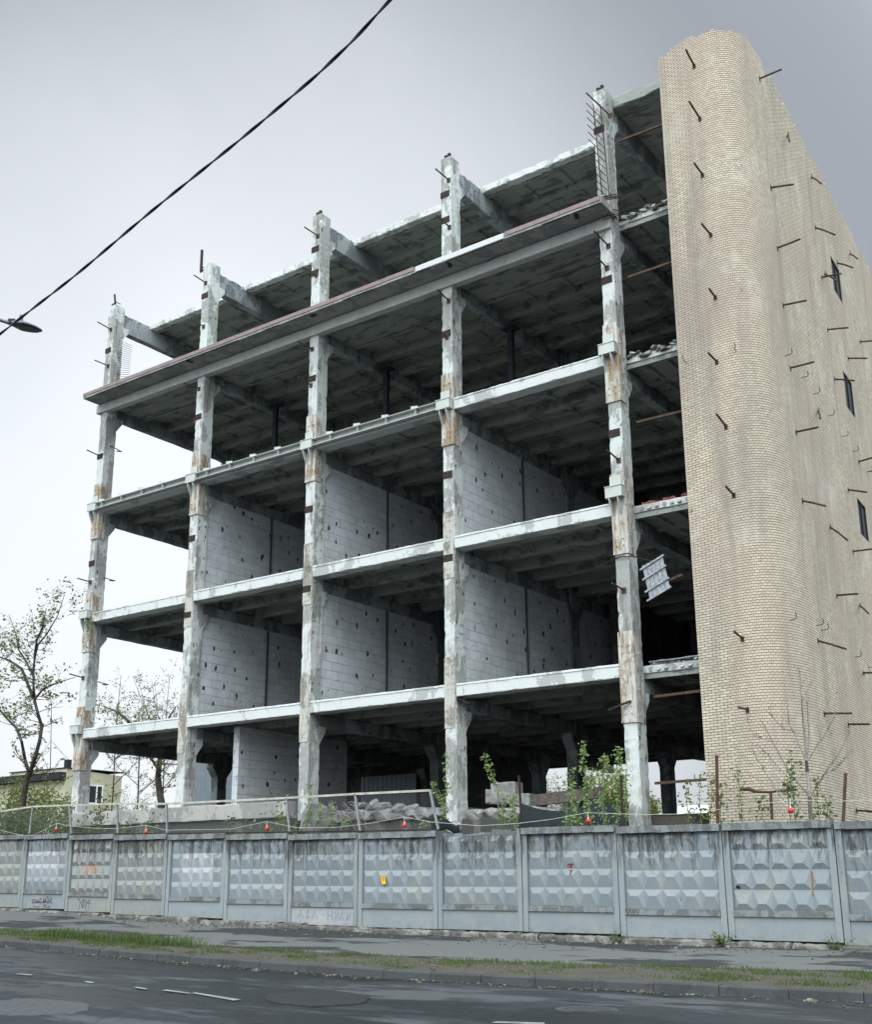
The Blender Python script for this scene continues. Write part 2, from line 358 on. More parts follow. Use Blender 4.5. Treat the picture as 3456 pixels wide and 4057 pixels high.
def roadmat():
    t = NT('worn_wet_asphalt', .6, .22)
    w = t.noise(.5, 7, .62, mul=(.45, 1.3, 1), loc=(3, 3.4, 0)); wet = t.ramp(w, .47, .53)
    f = t.noise(60, 4, .7); g = t.noise(2.5, 5, .7)
    dry = t.mix(t.ramp(f, .3, .7), (.015, .018, .021), (.036, .041, .046)); dry = t.mix(t.ramp(g, .4, .7, 0, .6), dry, (.013, .016, .019))
    dk = t.mix(t.ramp(f, .3, .7), (.006, .008, .010), (.015, .018, .021))
    cw = t.node('ShaderNodeVectorMath', {0: t.node('ShaderNodeTexNoise', {'Vector': t.pos, 'Scale': 1.1, 'Detail': 6.0, 'Roughness': .7}).outputs['Color'], 1: (2.2, 2.2, 0)}, operation='MULTIPLY').outputs[0]; ck = t.node('ShaderNodeTexVoronoi', {'Vector': t.node('ShaderNodeVectorMath', {0: t.pos, 1: cw}, operation='ADD').outputs[0], 'Scale': .22}, feature='DISTANCE_TO_EDGE'); sp = t.noise(14, 4, .75)
    pl_ = t.noise(.33, 7, .66, mul=(.5, 1.4, 1), loc=(8.2, 1.1, 0)); dry = t.mix(t.ramp(pl_, .53, .58, 0, .75), dry, t.mix(f, (.05, .056, .062), (.095, .102, .11))); c = t.mix(wet, dry, dk); c = t.mix(t.ramp(sp, .5, .72, 0, .45), c, (.05, .055, .06)); c = t.mix(t.ramp(ck.outputs['Distance'], .007, .002, 0, .7), c, (.012, .012, .013))
    t.set(t.b.inputs['Roughness'], t.ramp(wet, 0, 1, .85, .36)); t.bump(f, .35, .01)
    return t.col(c)
M['road'] = roadmat()
def walkmat():
    t = NT('patched_pavement', .85, .3)
    w = t.noise(.42, 7, .62, mul=(.6, 1, 1), loc=(0, 2.3, 0)); dark = t.ramp(w, .50, .535)
    f = t.noise(45, 4, .7)
    c = t.mix(dark, t.mix(t.ramp(f, .3, .7), (.075, .078, .078), (.125, .128, .127)), t.mix(f, (.014, .016, .018), (.032, .034, .038)))
    lit = t.noise(7, 5, .75, loc=(3, 1, 1)); c = t.mix(t.ramp(lit, .64, .68, 0, .7), c, (.08, .07, .055))
    t.bump(f, .3, .01)
    return t.col(c)
M['walk'] = walkmat()
def soilmat(name, a, b):
    t = NT(name, .95, .15); f = t.noise(26, 5, .75); g = t.noise(1.8, 5, .7)
    c = t.mix(t.ramp(f, .3, .72), a, b); c = t.mix(t.ramp(g, .46, .62, 0, .45), c, (.045, .05, .027)); t.bump(f, .6, .03); return t.col(c)
M['soil'] = soilmat('dry_verge_soil', (.042, .039, .033), (.112, .102, .087))
M['bank'] = soilmat('site_ground_soil', (.035, .032, .028), (.085, .078, .065))
M['kerb'] = paint_conc('kerb_stone', (.06, .064, .068), (.05, .053, .056), .54, .3, streak=False)
M['footing'] = paint_conc('crumbling_footing', (.20, .196, .18), (.10, .096, .088), .50, .7, streak=False, scale=1.6)

# ------------------------------------------------------------------ THE SETTING: ground, road, kerb, verge, pavement
def g_off(x): return float(np.interp(x, [-60, 2.5, 12.4, 20, 25, 31, 80], [1.4, .40, .13, .03, -.02, 0, 0]))
def hit_road(x, y, z0):
    z = z0
    for _ in range(12):
        p = hit(x, y, 2, z); z = z0+g_off(p[0])
    return p
def zz(pts, ox, oy, s): return [(ox+x/s, oy+y/s) for x, y in pts]
kb = zz([(0, 460), (280, 485), (600, 510), (970, 545), (1410, 575), (1765, 600)], 0, 3300, 1.0214)+zz([(550, 640), (1000, 652), (1480, 675), (1765, 685)], 1728, 3300, 1.0214)
kbp = np.array([hit_road(x, y, -1.55) for x, y in kb])
kc = np.polyfit(kbp[:, 0], kbp[:, 1], 2)
def kerbY(x): 
    x_ = min(max(x, 8), 36); y = np.polyval(kc, x_); dy = 2*kc[0]*x_+kc[1]
    return float(y+dy*(x-x_))
we = zz([(0, 385), (420, 425), (900, 465), (1300, 480), (1765, 505)], 0, 3300, 1.0214)+zz([(500, 530), (1000, 545), (1765, 560)], 1728, 3300, 1.0214)
wep = np.array([hit_road(x, y, -1.36) for x, y in we]); wc = np.polyfit(wep[:, 0], wep[:, 1], 2)
def walkY(x):
    x_ = min(max(x, 8), 36); y = np.polyval(wc, x_); dy = 2*wc[0]*x_+wc[1]
    return float(max(y+dy*(x-x_), kerbY(x)+.6))
XS = list(np.concatenate([np.linspace(-160, -12, 20), np.linspace(-10, 48, 117), np.linspace(52, 220, 20)]))
def strip(name, mat, cols, label):
    """cols: list of functions x -> (y, z) from near to far"""
    mb = MB(); n = len(cols)
    for x in XS: mb.v += [(x, *c(x)) for c in cols]
    for i in range(len(XS)-1):
        for k in range(n-1):
            mb.f.append((i*n+k, (i+1)*n+k, (i+1)*n+k+1, i*n+k+1)); mb.m.append(0)
    o = mb.build(name, mat); return tag(o, label, kind='structure')
rr = random.Random(5)
def nz(x, y, s=1.0): return mnoise.noise(Vector((x*s, y*s, 3.3)))
roadcols = [(lambda x, d=d: (kerbY(x)-d, -1.55+g_off(x)+(.02*nz(x, d, .7) if 0 < d < 14 else 0))) for d in (120, 30, 20, 14, 12, 10, 8.5, 7, 6, 5, 4, 3.2, 2.4, 1.8, 1.2, .6, -.02)]
strip('road', M['road'], roadcols, 'worn grey asphalt road with damp dark patches')
kh = .145
strip('verge', M['soil'], [(lambda x: (kerbY(x)+.06, -1.62+g_off(x)))]+[(lambda x, k=k: ((kerbY(x)+.13)*(1-k)+(walkY(x)+.04)*k, -1.55+kh-.012+g_off(x)+k*.05+.025*nz(x, k*2, 1.3))) for k in (0, .2, .4, .6, .8, 1)], 'bare soil verge with thin grass between kerb and pavement')
FY = -4.0
def walk_far(x): return (FY-.02, -1.27+g_off(x))
def walk_near(x): return (walkY(x), -1.355+g_off(x))
strip('sidewalk', M['walk'], [lambda x: (walkY(x)+.001, -1.62+g_off(x)), walk_near, lambda x: tuple(a*.5+b*.5 for a, b in zip(walk_near(x), walk_far(x))), walk_far], 'patched grey asphalt pavement along the concrete fence')
def up_(x): return float(np.interp(x, [25.3, 26.2], [1, 0]))
strip('site_ground', M['bank'], [lambda x: (FY-.02, -1.27+g_off(x)), lambda x: (FY+.3, -1.0+g_off(x)), lambda x: (-1.2, -.85+g_off(x)), lambda x: (.9, -.85+2.6*up_(x)), lambda x: (4, -.85+2.85*up_(x)), lambda x: (9, -.85+2.95*up_(x)), lambda x: (60, 2.1), lambda x: (600, 2.1)], 'dark soil of the building plot behind the fence')
# kerb stones as one run with joints
mb = MB(); x = 4.0
while x < 40:
    L = 1.0; x2 = x+L-.012
    y0, y1 = kerbY(x), kerbY(x2); za, zb = -1.55+g_off(x), -1.55+g_off(x2); dz = rr.uniform(-.008, .008); dy = rr.uniform(-.008, .008)
    a = [(x, y0+dy, za-.1), (x, y0+.02+dy, za+kh-.025+dz), (x, y0+.045+dy, za+kh+dz), (x, y0+.18+dy, za+kh+dz), (x, y0+.18+dy, za-.1)]
    b = [(x2, y1+dy, zb-.1), (x2, y1+.02+dy, zb+kh-.025+dz), (x2, y1+.045+dy, zb+kh+dz), (x2, y1+.18+dy, zb+kh+dz), (x2, y1+.18+dy, zb-.1)]
    mb.add(a+b, [(i, i+5, i+6, i+1) for i in range(4)]+[(0, 1, 2, 3, 4), (9, 8, 7, 6, 5)]); x += L
tag(mb.build('kerb', M['kerb']), 'grey concrete kerb stones along the road edge', kind='structure')
# lane markings
mk = plain('road_paint', (.19, .205, .21), .7, .3, 0, .35, 5)
def roadquad(name, px, lab, z=-1.55+.012):
    mb = MB(); P = [hit_road(x, y, z) for x, y in px]; c = sum(P)/len(P)
    mb.add([tuple(p) for p in P], [tuple(range(len(P)))]); o = mb.build(name, mk); tag(o, lab, kind='structure'); return o
s_ = 1.0214
roadquad('lane_marking', zz([(655, 637), (670, 633), (772, 647), (765, 650)], 0, 3300, s_), 'short white lane dash on the asphalt')
roadquad('lane_marking', zz([(775, 648), (790, 645), (975, 674), (945, 678)], 0, 3300, s_), 'long white lane dash on the asphalt')
roadquad('lane_marking', zz([(540, 625), (555, 622), (597, 630), (585, 633)], 0, 3300, s_), 'worn stub of a lane dash, left of the short dash')
roadquad('lane_marking', zz([(338, 602), (350, 599), (382, 604), (370, 608)], 0, 3300, s_), 'tiny worn lane dash far along the road')
roadquad('lane_marking', zz([(60, 571), (75, 569), (132, 573), (120, 577)], 0, 3300, s_), 'faint lane dash farthest along the road')
roadquad('lane_marking', zz([(225, 768), (245, 762), (440, 767), (440, 775)], 1728, 3300, s_), 'white lane dash at the near edge of the road')

def patch(px, o, s, lab, mat, seed, z=-1.538):
    r = random.Random(seed); P = []
    cx_, cy_, rx_, ry_ = px
    for t in range(90):
        a = 2*math.pi*t/90; q = 1+.22*mnoise.noise(Vector((math.cos(a)*1.3, math.sin(a)*1.3, seed*7.1)))+.10*mnoise.noise(Vector((math.cos(a)*5, math.sin(a)*5, seed)))+r.uniform(-.02, .02)
        P.append((cx_+rx_*q*math.cos(a), cy_+ry_*q*math.sin(a)))
    W = [hit_road(o[0]+x/s, o[1]+y/s, z) for x, y in P]; n = len(W); mb = MB()
    mb.add([tuple(p) for p in W]+[tuple(p-np.array([0, 0, .04])) for p in W], [tuple(range(n))]+[(k, k+n, (k+1) % n+n, (k+1) % n) for k in range(n)])
    tag(mb.build('asphalt_patch', mat), lab, kind='structure')
M['patch'] = plain('rough_asphalt_patch', (.055, .059, .064), .85, .3, 0, .4, 14); M['patchdark'] = plain('damp_asphalt_patch', (.013, .015, .018), .6, .4, 0, .6, 14)
patch((140, 706, 215, 36), (0, 3300), 1.0214, 'pale crumbling asphalt patch in the near left lane', M['patch'], 1)
patch((1290, 668, 205, 30), (0, 3300), 1.0214, 'sunken dark asphalt patch in the middle of the road', M['patchdark'], 2)

# ------------------------------------------------------------------ ABANDONED CONCRETE FRAME BUILDING
L = [None, 5.90, 10.61, 15.33, 20.04, 24.36]
CW, CD = .42, .56
BLD = empty('abandoned_building', (12, 0, 1.9), 'gutted grey concrete frame building, five open storeys with no facade', 'building')
def clampbase(i, row):
    if row: return 1.9
    return {0: 2.1, 1: 2.1, 2: 2.0, 3: .2, 4: .0}[i]
def corbel(mb, i, y, z, sgn, rng):
    x0, x1 = 6*i-CW, 6*i
    y2 = y+sgn*.30
    P = [(y, z-1.38), (y2, z-.98), (y2, z-.79), (y, z-.79)]
    a = [(x0+.004, p[0]+(0 if k in (0, 3) else rng.uniform(-.02, .02)), p[1]) for k, p in enumerate(P)]
    b = [(x1-.004, p[0]+(0 if k in (0, 3) else rng.uniform(-.02, .02)), p[1]) for k, p in enumerate(P)]
    fs = [(0, 1, 2, 3), (7, 6, 5, 4)] + [(k, k+4, (k+1) % 4+4, (k+1) % 4) for k in range(4)]
    mb.add(a+b, fs)
for row, y0 in enumerate((0, 7.4, 14.9)):
    for i in range(5):
        rng = random.Random(i*17+row*5)
        mb = MB(); top = 24.47 if row == 0 else 24.0
        mb.rough(6*i-CW, 6*i, y0, y0+CD, clampbase(i, row), top, 2, .14, .007 if row == 0 else .005, .016, rng)
        for k in range(1, 6):
            corbel(mb, i, y0+CD-.005, L[k], 1, rng)
            if row: corbel(mb, i, y0+.005, L[k], -1, rng)
        if row == 0:
            for q in range(60):
                zq = rng.uniform(3, 24); yq = rng.choice((.10, .42))+rng.uniform(-.04, .04); h = rng.uniform(.02, .05)*(3.5 if rng.random() < .2 else 1)
                mb.box(6*i-.002, 6*i+.012, yq-.015, yq+.015, zq, zq+h, 1)
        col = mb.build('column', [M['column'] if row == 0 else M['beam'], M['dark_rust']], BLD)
        if row: continue
        if row == 0:
            # bands / steel jackets at the floor levels
            for k in (1, 2, 3):
                zc = L[k]
                steel = (k == 3) or i in (0, 4)
                m2 = MB(); x0, x1 = 6*i-CW, 6*i
                if steel:
                    za, zb = zc-1.62+rng.uniform(-.06, .05), zc+.90+rng.uniform(-.08, .06)
                    m2.box(x0-.03, x1+.012, -.03, -.006, za, zb); m2.box(x1+.006, x1+.03, -.03, .30, za, zb-.15)
                    m2.box(x0-.03, x1+.03, -.045, -.03, za, za+.05)
                    for (a, b) in ((.09, .3), (.3, .3)):
                        for q in (.25, .45, 1.95, 2.15): m2.tube([(x0+a, -.03, za+q), (x0+a, -.075, za+q)], .018, 6)
                    for q in (.2, .55, .9, 1.5, 1.9): m2.tube([(x1+.03, .1, za+q), (x1+.10, .1, za+q)], .012, 5); m2.tube([(x1+.03, .24, za+q+.05), (x1+.09, .24, za+q+.05)], .012, 5)
                    m2.build('steel_jacket', M['jacket'], col)
                else:
                    za, zb = zc-1.35, zc+.85
                    m2.box(x0-.006, x1-.03, -.014, -.004, za, zb)
                    for q in (.15, .3, 1.2, 1.35, 1.9, 2.05):
                        for a in (.13, .26): m2.tube([(x0+a, -.01, za+q), (x0+a, -.04, za+q)], .014, 5)
                    m2.build('stained_plate', M['stained'], col)
            # embedded rusty plates
            for zq in ([22.9, 17.6] if i else [22.2, 17.3]) + ([21.9] if i in (2, 3) else []) + [9.5+.1*i, 12.6]:
                m2 = MB(); m2.box(6*i-CW-.012, 6*i-.06, -.016, -.004, zq, zq+.24); m2.build('embedded_plate', M['dark_rust'], col)
        # pipe stubs sticking out toward the street
def stub_list():
    A = {0: ((0, 900), [(775, 715, 680, 662), (757, 970, 660, 930), (697, 1600, 605, 1558)]),
         1: ((0, 900), [(1440, 390, 1355, 335), (1425, 695, 1330, 640), (1393, 1130, 1285, 1090), (1360, 1355, 1265, 1312)]),
         2: ((900, 700), [(637, 415, 540, 352), (627, 688, 522, 632), (597, 1205, 493, 1152), (588, 1458, 497, 1400)]),
         3: ((1700, 300), [(140, 730, 45, 650), (145, 1060, 52, 970), (140, 1575, 60, 1495)]),
         4: ((1700, 300), [(1270, 280, 1100, 118), (1258, 1190, 1155, 1085), (1248, 1345, 1175, 1265)])}
    B = {0: ((0, 1800), [(632, 893, 540, 867), (582, 1563, 482, 1535)]), 3: ((900, 700), [(1540, 1120, 1450, 1053)]), 4: ((1700, 2100), [(1365, 420, 1280, 370)])}
    for D_ in (A, B):
        for i, (o, l) in D_.items():
            for a in l: yield i, Z(*o, a[0], a[1]), Z(*o, a[2], a[3])
    yield 4, Z(1700, 1200, 1330, 1100), Z(1700, 1200, 1248, 1030)
cols = [o for o in BLD.children if o.name.startswith('column')][:5]
for i, b, t in stub_list():
    p = hit(*b, 1, 0.0); q = hit(*t, 1, -.62)
    m2 = MB(); m2.tube([p, p+(q-p)*.5, q], .026, 7); m2.box(p[0]-.07, p[0]+.07, -.035, -.012, p[2]-.09, p[2]+.07)
    m2.build('pipe_stub', M['rust'], cols[i])
# hooks on the far-left column's inner side
for (b, t) in (((768, 1527), (848, 1570)),):
    p = hit(*Z(0, 900, *b), 0, 0.0); q = hit(*Z(0, 900, *t), 1, p[1]); m2 = MB(); m2.tube([p, q, q+np.array([-.05, -.22, -.03])], .022, 6); m2.build('bent_rod', M['dark_rust'], cols[0])
for (b, t) in (((725, 862), (803, 885)), ((680, 1590), (755, 1610))):
    p = hit(*Z(0, 1800, *b), 0, 0.0); q = hit(*Z(0, 1800, *t), 1, p[1]); m2 = MB(); m2.tube([p, q, q+np.array([-.05, -.25, -.03])], .022, 6); m2.build('bent_rod', M['dark_rust'], cols[0])
# reinforcement bars left standing off two columns
m2 = MB()
for k in range(19):
    p = hit(*Z(0, 900, 830-1.0*k, 790+15.7*k), 0, 0.0); q = hit(*Z(0, 900, 922-1.2*k, 830+13.5*k), 1, p[1]); m2.tube([p, q], .008, 4)
m2.build('rebar_comb', M['dark_rust'], cols[0])
m2 = MB()
for k in range(13):
    a = Z(1700, 300, 1100+3.5*k, 190+51*k); b = Z(1700, 300, 1208+4*k, 300+50*k)
    m2.tube([hit(*a, 1, -.32), hit(*b, 1, -.05)], .013, 5)
for dx in (1150, 1200): m2.tube([hit(*Z(1700, 300, dx, 200), 1, -.06), hit(*Z(1700, 300, dx+62, 830), 1, -.06)], .016, 5)
m2.build('rebar_comb', M['dark_rust'], cols[4])
m2 = MB()
for k in range(9):
    a = Z(1700, 300, 1215+rr.uniform(-5, 5), 845+7*k if k < 5 else 900+28*(k-4)); b = Z(1700, 300, 1300+rr.uniform(-10, 55), (820 if k < 5 else 905)+8*k)
    m2.tube([hit(*a, 1, -.25), hit(*b, 1, -.1)], .014, 5)
m2.build('exposed_rebar', M['dark_rust'], cols[4])
# steel stubs at the column heads
for i, (a, b) in enumerate((((805, 540), (800, 470)), ((1405, 315), (1412, 160)))):
    m2 = MB(); p = hit(*Z(0, 900, *a), 1, .05); q = hit(*Z(0, 900, *b), 1, .05); m2.obox(p, q, .10 if i else .05, .07); m2.obox(p+np.array([0, 0, .06]), np.array([6*i-.30, .05, p[2]+.03]), .05, .06); m2.tube([q*.3+p*.7, p+np.array([.35, 0, -.1])], .02, 5); m2.build('steel_head_post', M['dark_rust'], cols[i])
for i in (2, 3, 4):
    m2 = MB(); m2.box(6*i-.30, 6*i-.2, .05, .15, 24.44, 24.62); m2.box(6*i-.16, 6*i-.07, .05, .15, 24.44, 24.66); m2.box(6*i-.34, 6*i-.04, .03, .17, 24.44, 24.50); m2.build('steel_head_plate', M['dark_rust'], cols[i])

# a pale blue letter sprayed on the side of the fourth column
mb = MB(); pts = [hit(*Z(1700, 2100, x, y), 0, 18.014) for x, y in ((212, 662), (212, 720), (232, 724), (243, 712), (243, 672), (232, 660), (212, 662))]
mb.tube(pts, .012, 4); mb.build('graffiti', plain('pale_blue_spray', (.22, .36, .42), .8), cols[3])
# beams (front to back) under every floor
for k in range(1, 6):
    for i in range(5):
        rng = random.Random(k*31+i)
        mb = MB(); x0, x1 = 6*i-.37, 6*i-.05
        z1 = L[k]-.375 if k < 5 else 24.105
        zb = L[k]-.80 if k < 5 else 23.38
        for (a, b) in ((CD+.003, 7.397), (7.963, 14.897), (15.463, 21.9)):
            mb.rough(x0, x1, a, b, zb, z1, 1, .35, .008, .018, rng)
        if k == 5:   # topping left on the beam between the column and the roof edge
            mb.rough(x0+.06, x1-.06, CD+.01, 2.05, 24.085, 24.26, 1, .12, .02, .03, rng)
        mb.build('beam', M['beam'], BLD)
# ribbed floor panels
def ribbed(x0, x1, ys, ztop, depth, rng, first=None):
    mb = MB()
    y0, y1 = ys
    if first:   # solid strip along the facade
        fx0, fx1 = first
        mb.rough(fx0, fx1, y0, y0+.5, ztop-depth, ztop, 0, .16, .006, .014, rng, mi=1)
        mb.rough(fx0+.01, fx1-.01, y0-.018, y0-.002, ztop-.07, ztop-.045, 0, .4, .003, .004, rng, mi=1)
        y0 += .503
    w = 1.5; n = max(1, round((y1-y0)/w)); w = (y1-y0)/n
    for s in range(n):
        a, b = y0+s*w+.004, y0+(s+1)*w-.004; dz = rng.uniform(-.012, .012); zt = ztop+dz*.3
        mb.box(x0, x1, a, b, zt-.07, zt)
        zb = ztop-depth+dz
        for (c, d) in ((a, a+.13), (b-.13, b)):
            # tapered longitudinal rib
            P = [(c, zb), (d, zb), (d+(.03 if c == a else 0), zt-.07), (c-(0 if c == a else .03), zt-.07)]
            mb.add([(x0, p[0], p[1]) for p in P]+[(x1, p[0], p[1]) for p in P], [(0, 1, 2, 3)[::-1], (4, 5, 6, 7), (0, 4, 5, 1), (1, 5, 6, 2), (3, 2, 6, 7), (0, 3, 7, 4)][:])
        m = 4
        for q in range(m+1):
            xx = x0+(x1-x0)*q/m; hw = .035 if 0 < q < m else .09
            xa, xb = max(x0, xx-hw), min(x1, xx+hw)
            if 0 < q < m:
                zb_, y0_, y1_ = ztop-.07-.085, a+.135, b-.135; e = .055
                T = [(xx-hw, y0_, zb_), (xx+hw, y0_, zb_), (xx+hw, y1_, zb_), (xx-hw, y1_, zb_), (xx-hw-e, y0_, zt-.069), (xx+hw+e, y0_, zt-.069), (xx+hw+e, y1_, zt-.069), (xx-hw-e, y1_, zt-.069)]
                mb.add(T, [(0, 3, 2, 1), (0, 1, 5, 4), (1, 2, 6, 5), (2, 3, 7, 6), (3, 0, 4, 7)])
            else: mb.box(xa, xb, a+.132, b-.132, ztop-depth+dz, zt-.072)
    return mb
for k in range(1, 5):
    for i in range(4):
        rng = random.Random(k*7+i*3)
        x0, x1 = 6*i-.2, 6*i+5.78
        fx = (6*i+.012, 6*i+6-CW-.012)
        if k == 4:
            mb = MB(); mb.rough(6*i+.01, 6*i+6-CW-.01, .22, 2.0, L[k]-.378, L[k]-.02, 0, .5, .004, .01, rng)
            mb.box(6*i-CW-.008, 6*i+.008, CD+.004, 2.02, L[k]-.37, L[k]-.03)
            m3 = ribbed(x0, x1, (2.03, 21.9), L[k], .40, rng)
            mb.add(m3.v, m3.f)
            o = mb.build('ribbed_floor', [M['ceiling']], BLD)
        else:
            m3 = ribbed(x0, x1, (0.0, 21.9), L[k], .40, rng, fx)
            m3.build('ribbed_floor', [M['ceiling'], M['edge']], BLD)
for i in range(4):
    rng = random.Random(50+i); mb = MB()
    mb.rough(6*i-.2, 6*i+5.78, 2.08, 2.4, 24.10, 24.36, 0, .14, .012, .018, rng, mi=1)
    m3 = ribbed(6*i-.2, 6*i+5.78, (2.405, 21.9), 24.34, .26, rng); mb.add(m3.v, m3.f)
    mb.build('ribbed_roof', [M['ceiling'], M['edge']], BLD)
# bay behind the brick tower: broken and hollow-core slab ends
for k in range(1, 6):
    rng = random.Random(90+k); mb = MB(); zt = L[k]; broken = k in (3, 4)
    if k == 5: mb.rough(23.7, 26.4, .62, 21.9, 24.08, 24.48, 0, .25, .02, .03, rng, mi=0)
    else:
        mb.rough(23.82, 26.5, .62, 21.9, zt-.24, zt-.03, 0, .2, .006, .014, rng, mi=1)
        m3 = ribbed(23.83, 26.5, (.66, 21.9), zt-.245, .15, rng); mb.add(m3.v, m3.f, 0)
    if broken:
        for q in range(26):
            xx = 24.1+q*.075; mb.chunk((xx, .66+rng.uniform(-.05, .1), zt-.05+.06*math.sin(q*.7)+rng.uniform(-.03, .03)), .26, .3, rng.uniform(.05, .12), rng, 4 if q % 3 else 2)
    if k in (1, 2):
        for q in range(7):
            xx = 24.2+q*.235; c = (xx, .612, zt-.135); mb.tube([(c[0], .60, c[2]), (c[0], .615+.002*(q % 2), c[2]-.01*(q % 3))], .062+.006*(q % 2), 12, 4)
        for q in range(24):
            mb.chunk((24.2+q*.075, .75+rng.uniform(-.08, .2), zt+.02), .14, .12, .08, rng, 3 if k == 2 else 1)
    mb.build('broken_slab_edge' if broken else ('hollow_core_slab' if k < 3 else 'roof_slab'), [M['ceiling'], M['edge'], M['dark_conc'], M['roofred'], M['plinth']], BLD)
# canopy at the fourth floor
can = MB(); can.rough(-.5, 24.15, -.9, .20, 19.80, 20.02, 0, .5, .004, .01, random.Random(3))
CAN = can.build('canopy', M['canopy'], BLD)
mb = MB(); mb.rough(-.6, 24.0, -.10, .20, 19.41, 19.79, 0, .4, .004, .012, random.Random(4))
for q in range(0, 20): mb.box(-.6+1.25*q, -.594+1.25*q, -.104, -.09, 19.43, 19.77)
mb.build('edge_beam', plain('edge_beam_grey', (.47, .48, .46), .85, .25, 0, .14, 2.5), CAN)
for (a, b) in ((-.5, 17.1), (20.7, 24.12)):
    mb = MB(); x = a; rng = random.Random(int(a*10)+7)
    while x < b-.05:
        x2 = min(b, x+rng.uniform(1.6, 2.4)); mb.box(x, x2-.012, -.925, -.904, 19.89+rng.uniform(-.006, .006), 20.04+rng.uniform(-.008, .008)); x = x2
    mb.build('fascia', M['fascia'], CAN)
mb = MB(); mb.rough(17.15, 20.66, -.918, -.904, 19.83, 20.02, 0, .3, .003, .003, random.Random(9)); mb.build('bare_fascia', M['edge'], CAN)
mb = MB(); rng = random.Random(8)
x = -.5
while x < 24:
    x2 = x+rng.uniform(.5, 1.6); 
    if rng.random() < .8: mb.box(x, min(x2, 24.1), -.93, -.88, 19.775+rng.uniform(-.01, .008), 19.80)
    x = x2+rng.uniform(0, .15)
for xx in (5.9, 12.4, 18.4, 23.2): mb.chunk((xx, -.72, 19.79), .35, .16, .05, rng)
mb.build('drip_flashing', M['black'], CAN)
# pale green channel beam with gussets at the third floor
mb = MB(); z0, z1 = 14.98, 15.25
mb.box(-.5, 17.95, -.07, -.05, z0, z1); mb.box(-.5, 17.95, -.24, -.072, z1-.02, z1); mb.box(-.5, 17.95, -.24, -.072, z0, z0+.02)
x = .35
while x < 17.5:
    if min(abs(x-6*i+.2) for i in range(4)) > .5:
        P = [(-.072, z0+.022), (-.23, z0+.022), (-.23, z0+.06), (-.10, z1+.16), (-.072, z1+.16)]
        P = [(-.073, z0+.022), (-.235, z0+.022), (-.235, z1-.022), (-.073, z1-.022)]
        mb.add([(x, *p) for p in P]+[(x+.015, *p) for p in P], [(0, 1, 2, 3), (7, 6, 5, 4), (0, 4, 5, 1), (1, 5, 6, 2), (2, 6, 7, 3)])
        mb.add([(x-.16, -.24, z1+.002), (x+.02, -.10, z1+.002), (x+.02, -.10, z1+.13), (x-.16, -.24, z1+.10), (x-.15, -.24, z1+.002), (x+.03, -.10, z1+.002), (x+.03, -.10, z1+.13), (x-.15, -.24, z1+.10)], [(0, 1, 2, 3), (7, 6, 5, 4), (0, 4, 5, 1), (1, 5, 6, 2), (2, 6, 7, 3), (3, 7, 4, 0)])
    x += 1.25
tag(mb.build('channel_beam', M['green_steel'], BLD), 'pale green steel channel with gusset plates')
def bracket(i, z):
    mb = MB(); x0, x1 = 6*i-CW, 6*i
    mb.box(x0-.12, x1+.02, -.27, -.052, z+.06, z+.08); mb.box(x0-.10, x1+.01, -.25, -.052, z-.26, z+.058)
    mb.box(x0-.02, x1-.08, -.08, -.05, z+.082, z+.42)
    for xx in (x0+.0, x0+.27):
        P = [(-.05, z-.75), (-.05, z-.262), (-.24, z-.262), (-.22, z-.40)]
        mb.add([(xx, *p) for p in P]+[(xx+.03, *p) for p in P], [(0, 1, 2, 3), (7, 6, 5, 4), (0, 4, 5, 1), (1, 5, 6, 2), (2, 6, 7, 3), (3, 7, 4, 0)])
    mb.build('support_bracket', M['green_steel'], cols[i])
for i in range(4): bracket(i, 15.20)
bracket(4, 15.45); bracket(4, 10.95); bracket(0, 10.62); bracket(0, 5.95)
# bearing angles where beams meet the second bay etc.
mb = MB(); mb.obox((18.0, .1, 5.45), (18.45, .15, 5.25), .22, .03); mb.build('bent_plate', M['dark_rust'], BLD)
# block walls in the first and second floors, with a steel stiffener
for k in (1, 2):
    for i in (1, 2, 3):
        x1 = 6*i-.10; x0 = x1-.22; zt = L[k+1]-.803
        mb = MB(); mb.box(x0, x1, CD+.02, 7.39, L[k]+.003, zt); mb.box(x0, x1, 7.97, 14.88, L[k]+.003, zt)
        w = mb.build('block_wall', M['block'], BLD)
        mb = MB(); yy = 4.1+.12*(i-1); mb.box(x1+.003, x1+.05, yy, yy+.09, L[k]+.01, zt-.01); mb.build('steel_stiffener', M['lampgrey'], w)
# ground floor partition with a clean end face
mb = MB(); mb.box(7.50, 7.78, .95, 7.0, 2.62, L[1]-.42)
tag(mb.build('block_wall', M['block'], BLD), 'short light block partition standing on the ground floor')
# rear closing walls of the upper storeys
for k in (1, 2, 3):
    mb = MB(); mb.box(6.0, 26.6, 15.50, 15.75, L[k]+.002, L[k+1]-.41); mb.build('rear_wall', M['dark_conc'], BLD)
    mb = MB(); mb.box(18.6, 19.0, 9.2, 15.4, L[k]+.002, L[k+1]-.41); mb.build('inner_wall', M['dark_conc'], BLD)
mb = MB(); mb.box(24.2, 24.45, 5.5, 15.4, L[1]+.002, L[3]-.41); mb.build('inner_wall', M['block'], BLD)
mb = MB(); mb.box(-3.0, 11.25, 15.50, 15.75, 1.9, L[1]-.41); mb.build('rear_wall', M['dark_conc'], BLD)
